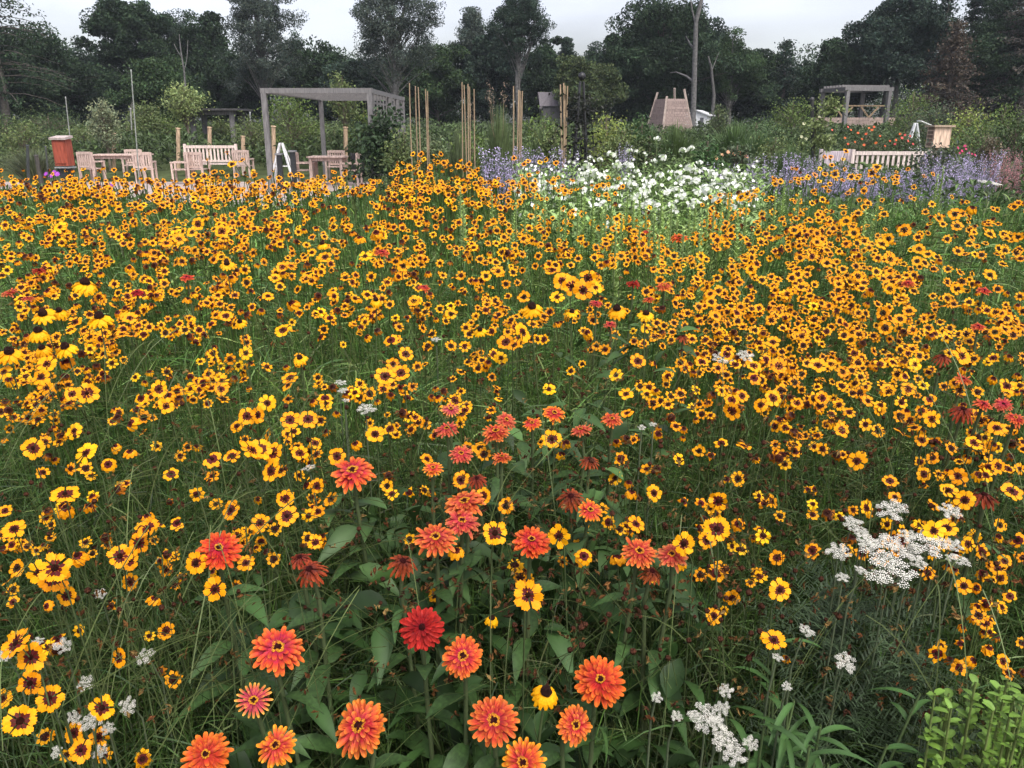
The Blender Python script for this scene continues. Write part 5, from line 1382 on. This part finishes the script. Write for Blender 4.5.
leafmass(22, 560, 690, 310, 390, 1.03, 1.2, .04, .07, .42, (.036, .072, .018))
leafmass(48, 480, 700, 400, 500, 1.05, 1.25, .04, .075, .40, (.034, .07, .018))
tag(m.build('zinnia_foliage', M_LEAF, None, True), 'broad pointed dark green leaves beneath the zinnias', 'foliage', kind='stuff')
m = MB()
n = 420
x, y = rng.uniform(775, 932, n), rng.uniform(590, 800, n)
b = np.array([Pz(a, c, z_row(a, c) * rng.uniform(1.1, 1.42)) for a, c in zip(x, y)])
d = unit(rng.normal(size=(n, 3)) * np.array([1, .7, .6]) + np.array([0, -.3, .5])); L = rng.uniform(.06, .14, n)
for j in range(12):
    t = (j + 1) / 13
    c = b + d * (L * t)[:, None] - np.array([0, 0, 1.]) * (L * .3 * t * t)[:, None]
    s = unit(np.cross(d, rng.normal(size=(n, 3)) * .3 + [0, 0, 1.]))
    for sg in (-1, 1):
        e = unit(s * sg + d * .7); ll = .022 * (1 - abs(t - .4) * .9)
        pts = np.stack([c, c + e * ll * .5 + [0, 0, .002], c + e * ll], 1)
        m.ribbons(pts, np.tile([.0025, .002, .0006], (n, 1)), np.cross(e, np.tile([0, 0, 1.], (n, 1))) + .01, np.tile((.038, .062, .028), (n, 1)) * rng.uniform(.7, 1.3, (n, 1)))
tag(m.build('yarrow_foliage', M_LEAF), 'feathery grey-green yarrow leaves under the big white cluster', 'foliage', kind='stuff')

# long-leaved plants and the boxwood in the near corner
for (x, y, nst, lab) in ((768, 770, 5, 'narrow-leaved green plant right of the low yarrow cluster'), (830, 745, 6, 'long-leaved willowy plant with arching leaves, left of the boxwood'), (845, 800, 4, 'willowy green plant at the lower edge beside the boxwood')):
    b = Pz(x, y, .93); rt = np.array([b.x, b.y + .08, 0])
    r = empty('willowy_plant', tuple(rt), 0, lab, 'leafy plant')
    for k in range(nst):
        top = np.array(b) + [rng.normal(0, .05), rng.normal(0, .04), rng.uniform(-.04, .07)] - rt
        t = np.linspace(0, 1, 6)[:, None]
        p = top * t; p[:, :2] = top[:2] * t ** 1.5
        q = MB(); q.tubes(p, np.linspace(.003, .0015, 6), 5, (.09, .13, .05)); q.build('stem', M_STEM, r, True)
        q = MB(); n = 24
        tt = rng.uniform(.55, 1, n); bb = top * tt[:, None]; bb[:, :2] = top[:2] * tt[:, None] ** 1.5
        a = np.arange(n) * 2.4
        blades(q, bb, np.stack([np.cos(a), np.sin(a), rng.uniform(.2, .8, n)], 1), np.tile([0, 0, 1.], (n, 1)), rng.uniform(.04, .085, n), rng.uniform(.006, .010, n), np.tile((.042, .092, .024), (n, 1)) * rng.uniform(.75, 1.3, (n, 1)), 8, .55, [.3, .8, 1, .9, .5, .02])
        q.build('foliage', M_LEAF, r, True)
b = Pz(990, 745, .93); rt = np.array([b.x, b.y + .02, 0])
r = empty('boxwood_shrub', tuple(rt), 0, 'bright yellow-green boxwood with small rounded leaves in the near corner', 'shrub')
for k in range(26):
    tx = rng.uniform(-.075, .13); top = np.array(Pz(990 + tx * 900, 678 + abs(rng.normal(8, 20)) - tx * 60, .9 + rng.uniform(-.03, .08))) - rt
    t = np.linspace(0, 1, 5)[:, None]; p = top * t; p[:, :2] = top[:2] * (.5 + .5 * t)
    q = MB(); q.tubes(p, np.linspace(.003, .0012, 5), 5, (.13, .17, .05)); q.build('stem', M_STEM, r, True)
    q = MB(); n = 44; tt = np.sort(rng.uniform(.7, 1, n)); bb = top * tt[:, None]; bb[:, :2] = top[:2] * (.5 + .5 * tt[:, None])
    a = rng.random(n) * 6.28
    blades(q, bb, np.stack([np.cos(a), np.sin(a), rng.uniform(.3, .9, n)], 1), np.tile([0, 0, 1.], (n, 1)), rng.uniform(.009, .018, n), rng.uniform(.006, .010, n), np.tile((.11, .195, .03), (n, 1)) * rng.uniform(.7, 1.25, (n, 1)), 6, .2, [.3, .85, 1, .98, .75, .2])
    q.build('foliage', M_LEAF, r, True)

# ------------------------------------------------------------------ the white bed, its pale spires, sage and the far flowers
def floret(q, c, n, w, col, petals=5, g2=rng):
    n = n / np.linalg.norm(n); s = np.cross(n, [0.1, 0.2, 1.]); s /= np.linalg.norm(s); t = np.cross(n, s); a0 = g2.random() * 6
    for j in range(petals):
        a = a0 + j / petals * 6.283; b = math.pi / petals * .95
        D_ = lambda ang: s * math.cos(ang) + t * math.sin(ang)
        q.add([c, c + D_(a - b) * w * .7 + n * w * .1, c + D_(a) * w + n * w * .12, c + D_(a + b) * w * .7 + n * w * .1], [[0, 1, 2, 3]], np.array(col) * g2.uniform(.88, 1.02))
PHX = []
for v in range(4):
    q = MB()
    for k in range(11):
        u = rng.normal(size=3) * [1, 1, .7]; u[2] = abs(u[2]) * .9 - .15; u /= np.linalg.norm(u)
        floret(q, u * [.030, .030, .028], u + [0, -.3, .1], .0155, (.77, .79, .71))
    cd_ = dome(.02, .022, (.30, .38, .2), -.004, 7, 3, v)
    n0 = q.n; q.v.append(cd_.v[0]); q.c.append(cd_.c[0]); q.f += [w_ + n0 for w_ in cd_.f]; q.m += cd_.m; q.n += len(cd_.v[0])
    PHX.append(q.mesh('flower_head', M_WHITE))
PLEAF = []
for v in range(3):
    q = MB(); n = 26
    hz = rng.uniform(-.55, -.04, n); a = rng.random(n) * 6.28
    blades(q, np.stack([0 * a, 0 * a, hz], 1), np.stack([np.cos(a), np.sin(a), rng.uniform(.2, .9, n)], 1), np.tile([0, 0, 1.], (n, 1)), rng.uniform(.05, .1, n), rng.uniform(.016, .028, n), np.tile((.13, .18, .075), (n, 1)) * rng.uniform(.7, 1.3, (n, 1)), 5, .4)
    PLEAF.append(q.mesh('foliage', M_LEAF, True))
px = [(657, 139), (683, 151), (691, 149), (629, 151), (645, 154), (654, 161), (677, 174), (637, 152), (573, 163), (585, 166), (600, 160), (612, 155), (590, 158), (663, 158), (700, 163), (712, 172), (690, 168)]
while len(px) < 96:
    x, y = rng.uniform(512, 752), rng.uniform(158, 218)
    if y > 160 + abs(x - 640) * .12 and rng.random() < 1.15 - (y - 158) / 85 + (.2 if x > 580 else -.15):
        px.append((x, y))
for (x, y), lab in zip(px, where([(x, y, 'white phlox head') for x, y in px])):
    D = float(np.interp(y, [138, 150, 220], [7.2, 6.7, 4.2])) * rng.uniform(.95, 1.05); h = P(x, y, D)
    rt = (h.x, h.y, 0)
    r = empty('white_phlox', rt, 0, 'white phlox head in the pale flower bed behind the coreopsis' if y > 166 else lab, 'phlox', 'white phlox of the pale bed')
    child('flower_head', PHX[int(rng.integers(4))], r, (0, 0, h.z), (.3, rng.normal(0, .3), rng.random() * 6), rng.uniform(.6, 1.15))
    child('foliage', PLEAF[int(rng.integers(3))], r, (0, 0, h.z), (0, 0, rng.random() * 6), (1, 1, 1.1))
    child('stem', stem_mesh([(0, 0, h.z - .01), (.01, 0, h.z * .6), (0, 0, 0)], .003, .005, (.14, .18, .08)), r)
# pale filler between the phlox stems
m = MB(); n = 7000
Dd = rng.uniform(4.2, 7.2, n); xx = (rng.uniform(512, 760, n) - 512) / F * Dd * 1.0
top = np.interp(Dd, [4.2, 7.2], [1.04, 1.2]); zz = top * rng.random(n) ** .28
a = rng.random(n) * 6.28
blades(m, np.stack([xx, Dd, zz], 1), np.stack([np.cos(a), np.sin(a), rng.uniform(.1, 1.2, n)], 1), np.tile([0, 0, 1.], (n, 1)), rng.uniform(.05, .12, n), rng.uniform(.014, .03, n), np.array((.19, .28, .095)) * rng.uniform(.6, 1.35, (n, 1)), 4, .35)
for _ in range(200):
    D = rng.uniform(4.4, 7); h = np.array([(rng.uniform(520, 752) - 512) / F * D, D, np.interp(D, [4.2, 7.2], [1.08, 1.28]) - abs(rng.normal(0, .07))])
    floret(m, h, np.array([rng.normal(0, .5), -.7, .6]), .014, (.77, .79, .71))
tag(m.build('pale_bed_filler', M_LEAF), 'pale green leaves and stray white florets between the phlox', 'foliage', kind='stuff')
SPIRE = []
for v in range(3):
    q = MB(); n = 90; hz = np.linspace(-.42, 0, n); a = np.arange(n) * 2.4; wd = np.interp(hz, [-.42, -.2, 0], [1, .7, .25])
    blades(q, np.stack([0 * a, 0 * a, hz], 1), np.stack([np.cos(a), np.sin(a), rng.uniform(.8, 1.6, n)], 1), np.tile([0, 0, 1.], (n, 1)), .052 * wd, .017 * wd + .004, np.tile((.30, .42, .13), (n, 1)) * rng.uniform(.75, 1.2, (n, 1)), 5, .25)
    SPIRE.append(q.mesh('leafy_spike', M_LEAF, True))
spx = [(516, 208), (560, 200), (593, 199), (612, 198), (634, 206), (640, 200), (655, 215), (672, 206), (690, 214), (702, 222), (730, 196), (747, 206), (460, 192), (463, 206), (492, 200), (525, 216), (578, 214), (602, 214), (622, 220), (650, 230), (668, 226), (684, 232), (714, 214), (785, 186), (776, 196), (944, 172), (938, 180), (800, 196), (880, 198), (866, 212), (545, 206), (585, 198), (606, 206), (628, 196), (646, 214), (662, 198), (678, 220), (696, 204), (708, 210), (722, 206), (738, 214), (566, 214), (536, 198), (616, 230), (640, 226), (700, 234), (660, 236)]
for (x, y), lab in zip(spx, where([(x, y, 'pale green leafy snapdragon spire') for x, y in spx])):
    D = z_row(x, y) * .9 if y > 190 else 4.3; h = P(x, y - 5, D)
    r = empty('snapdragon_spire', (h.x, h.y, 0), 0, lab, 'spire', 'pale green spires at the front of the white bed')
    child('leafy_spike', SPIRE[int(rng.integers(3))], r, (0, 0, h.z), (rng.normal(0, .06), rng.normal(0, .06), rng.random() * 6), rng.uniform(.85, 1.2))
    child('stem', stem_mesh([(0, 0, h.z - .02), (0, 0, h.z * .5), (0, 0, 0)], .003, .005, (.16, .22, .08)), r)

def sage(x, top, w, D, col, label, n=95, name='russian_sage', cat='sage', grp='purple sage clumps'):
    gz = float(ground_h(D)); b = P(x, 150, D); H = P(x, top, D).z - gz; Rc = w / 2 * D / F
    r = empty(name, (b.x, D, gz), 0, label, cat, grp)
    a = rng.random(n) * 6.28; rr = rng.random(n) ** .6; L = H * rng.uniform(.72, 1.04, n)
    d = np.stack([np.cos(a) * rr * Rc, np.sin(a) * rr * Rc * .7, L], 1)
    t = np.linspace(0, 1, 5)[None, :, None]
    p = d[:, None] * t; p[..., :2] = d[:, None, :2] * (.3 + .7 * t ** 1.4)
    q = MB(); q.ribbons(p, np.tile(np.linspace(.006, .003, 5), (n, 1)), unit(rng.normal(size=(n, 3)) * [1, .2, 0]), np.tile((.13, .15, .13), (n, 1)) * rng.uniform(.7, 1.2, (n, 1))); q.build('stems', M_STEM, r)
    q = MB(); m_ = 40; k = np.repeat(np.arange(n), m_); tt = rng.uniform(.5, 1, n * m_)
    c = d[k] * tt[:, None]; c[:, :2] = d[k][:, :2] * (.3 + .7 * tt[:, None] ** 1.4)
    c += rng.normal(0, .010, c.shape)
    q.leaves(c, rng.uniform(.012, .024, len(c)), np.array(col) * np.clip(rng.normal(1, .22, (len(c), 1)), .5, 1.6), .6); q.build('flower_spikes', M_PETAL, r)
    q = MB(); k = rng.integers(0, n, n * 9); tt = rng.uniform(.05, .6, n * 9); c = d[k] * tt[:, None]; c[:, :2] = d[k][:, :2] * (.3 + .7 * tt[:, None] ** 1.4)
    q.leaves(c + rng.normal(0, .015, c.shape), rng.uniform(.025, .05, len(c)), np.tile((.10, .125, .09), (len(c), 1)) * rng.uniform(.6, 1.3, (len(c), 1)), .35); q.build('foliage', M_LEAF, r)
VIO, VI2, RED = (.50, .43, .63), (.53, .47, .63), (.46, .22, .23)
for a in [(496, 150, 44, 8, VIO, 'purple sage left of the slender cane bundle'), (530, 152, 46, 7.6, VIO, 'purple sage below the slender cane bundle'), (562, 150, 36, 8, VI2, 'purple sage at the foot of the tied canes'), (626, 146, 16, 7.6, VI2, 'thin purple sage between white phlox heads'),
          (722, 166, 40, 9, VI2, 'pale purple sage right of the white bed'), (762, 158, 50, 9.5, VI2, 'greyish purple sage beside the white bed'), (798, 156, 50, 9.5, VIO, 'purple sage under the climbing rose'), (836, 163, 46, 10, VIO, 'purple sage before the short pale seat'),
          (876, 170, 44, 10, VIO, 'purple sage in front of the bench slats'), (912, 171, 40, 10, VIO, 'purple sage at the bench end'), (948, 156, 54, 10, VIO, 'tall purple sage just right of the bench'), (980, 152, 52, 10.5, VIO, 'largest purple sage mass under the dry round bush')]:
    sage(*a, n=60 if a[4] is VI2 else 95)
for a in [(1004, 152, 36, 11, RED, 'hazy red-pink flowering clump right of the purple sage'), (1024, 150, 40, 11.5, RED, 'hazy red-pink clump at the picture edge')]:
    sage(*a, n=80, name='red_flowering_clump', cat='flowering clump', grp='red-pink hazy clumps')

# climbing rose on a dark post
pole(812, 98, 813, 150, 14, .03, (.04, .04, .04), 'dark post carrying the yellow-green climbing rose', M_METAL, 'rose_post')
h = P(812, 150, 14)
q = MB(); C = []
for k in range(26):
    t = rng.random(); c = np.array(P(812 + rng.normal(6, 7) + 10 * (t < .3), 100 + 46 * t, 13.9 + rng.normal(0, .1))) - [h.x, 14, 0]
    C.append(c + rng.normal(0, .06, (30, 3)))
C = np.concatenate(C)
r = empty('climbing_rose', (h.x, 14, 0), 0, 'yellow-green climbing rose with pale blooms beside the grey pergola', 'rose')
q.leaves(C, rng.uniform(.04, .08, len(C)), np.array((.15, .19, .07)) * rng.uniform(.5, 1.5, (len(C), 1)), .6); q.build('foliage', M_LEAF, r)
q = MB()
for k in range(5):
    c = np.array(P(806 + rng.normal(6, 9), rng.uniform(110, 146), 13.8)) - [h.x, 14, 0]; floret(q, c, np.array([0, -1, .4]), .03, (.6, .6, .38))
q.build('blossom', M_WHITE, r)
q = MB(); q.tubes(np.array([[.1, 0, 0], [.05, -.02, .8], [0, -.03, 1.7]]), np.array([.02, .015, .008]), 5, (.1, .1, .05)); q.build('stem', M_BARK, r)

# far flowers: orange bed, pink and purple dots
FAR = {}
for nm, c in (('orange', (.62, .13, .04)), ('salmon', (.60, .11, .09)), ('pink', (.55, .06, .16)), ('purple', (.40, .08, .50)), ('buff', (.75, .42, .25))):
    q = MB(); 
    for z, w in ((0, 1), (.25, .7), (.4, .4)): floret(q, np.array([0, 0, z * .3]), np.array([0, 0, 1.]), w, c, 9)
    FAR[nm] = q.mesh('far_flower', M_ZIN)
for nm, pts, D, sz, name, lab, grp in (
  ('orange', [(869, 128), (872, 130), (874, 127), (866, 134), (845, 138), (855, 142), (880, 136), (864, 145), (858, 133), (890, 141), (896, 140), (900, 134), (851, 130), (862, 139), (885, 146), (876, 143), (848, 144)], 21.2, .07, 'orange_zinnia', 'small orange zinnia in the far bed before the smaller grey pergola', 'orange zinnias of the far bed'),
  ('salmon', [(832, 130), (902, 138), (908, 141), (913, 144), (905, 135), (848, 127), (895, 144), (910, 136)], 21.2, .075, 'salmon_zinnia', 'small salmon-red zinnia in the far bed beside the bench', 'salmon zinnias of the far bed'),
  ('pink', [(958, 148), (962, 151), (966, 149), (969, 153), (972, 154), (960, 153), (975, 155), (965, 146)], 13, .045, 'pink_flower', 'bright pink flower above the purple sage by the hive box', 'pink flowers behind the sage'),
  ('purple', [(46, 174), (54, 172), (57, 174), (51, 176), (109, 184), (111, 186), (99, 186)], 8, .05, 'purple_flower', 'small purple flower near the foot of the red box', 'purple flowers by the red box'),
  ('buff', [(728, 152), (734, 154), (722, 155), (740, 153), (716, 158), (746, 157)], 12, .07, 'buff_flower', 'faded buff flower behind the white bed', 'buff flowers behind the white bed')):
    for x, y in pts:
        h = P(x, y, D); gz = float(ground_h(D))
        o = child('x', FAR[nm], None, h, (1.0, rng.normal(0, .3), rng.normal(0, .3)), sz * .5 * rng.uniform(.8, 1.2)); o.name = name
        tag(o, lab, 'flower', grp)
        sm = stem_mesh([(0, 0, 0), (0, .03, -.3), (0, .05, -(h.z - gz) * .95)], .003, .005)
        st = bpy.data.objects.new('stem', sm); COL.objects.link(st); st.parent = o
        st.matrix_parent_inverse = (Matrix.Translation(h) @ o.rotation_euler.to_matrix().to_4x4() @ Matrix.Diagonal((*o.scale, 1))).inverted() @ Matrix.Translation(h)
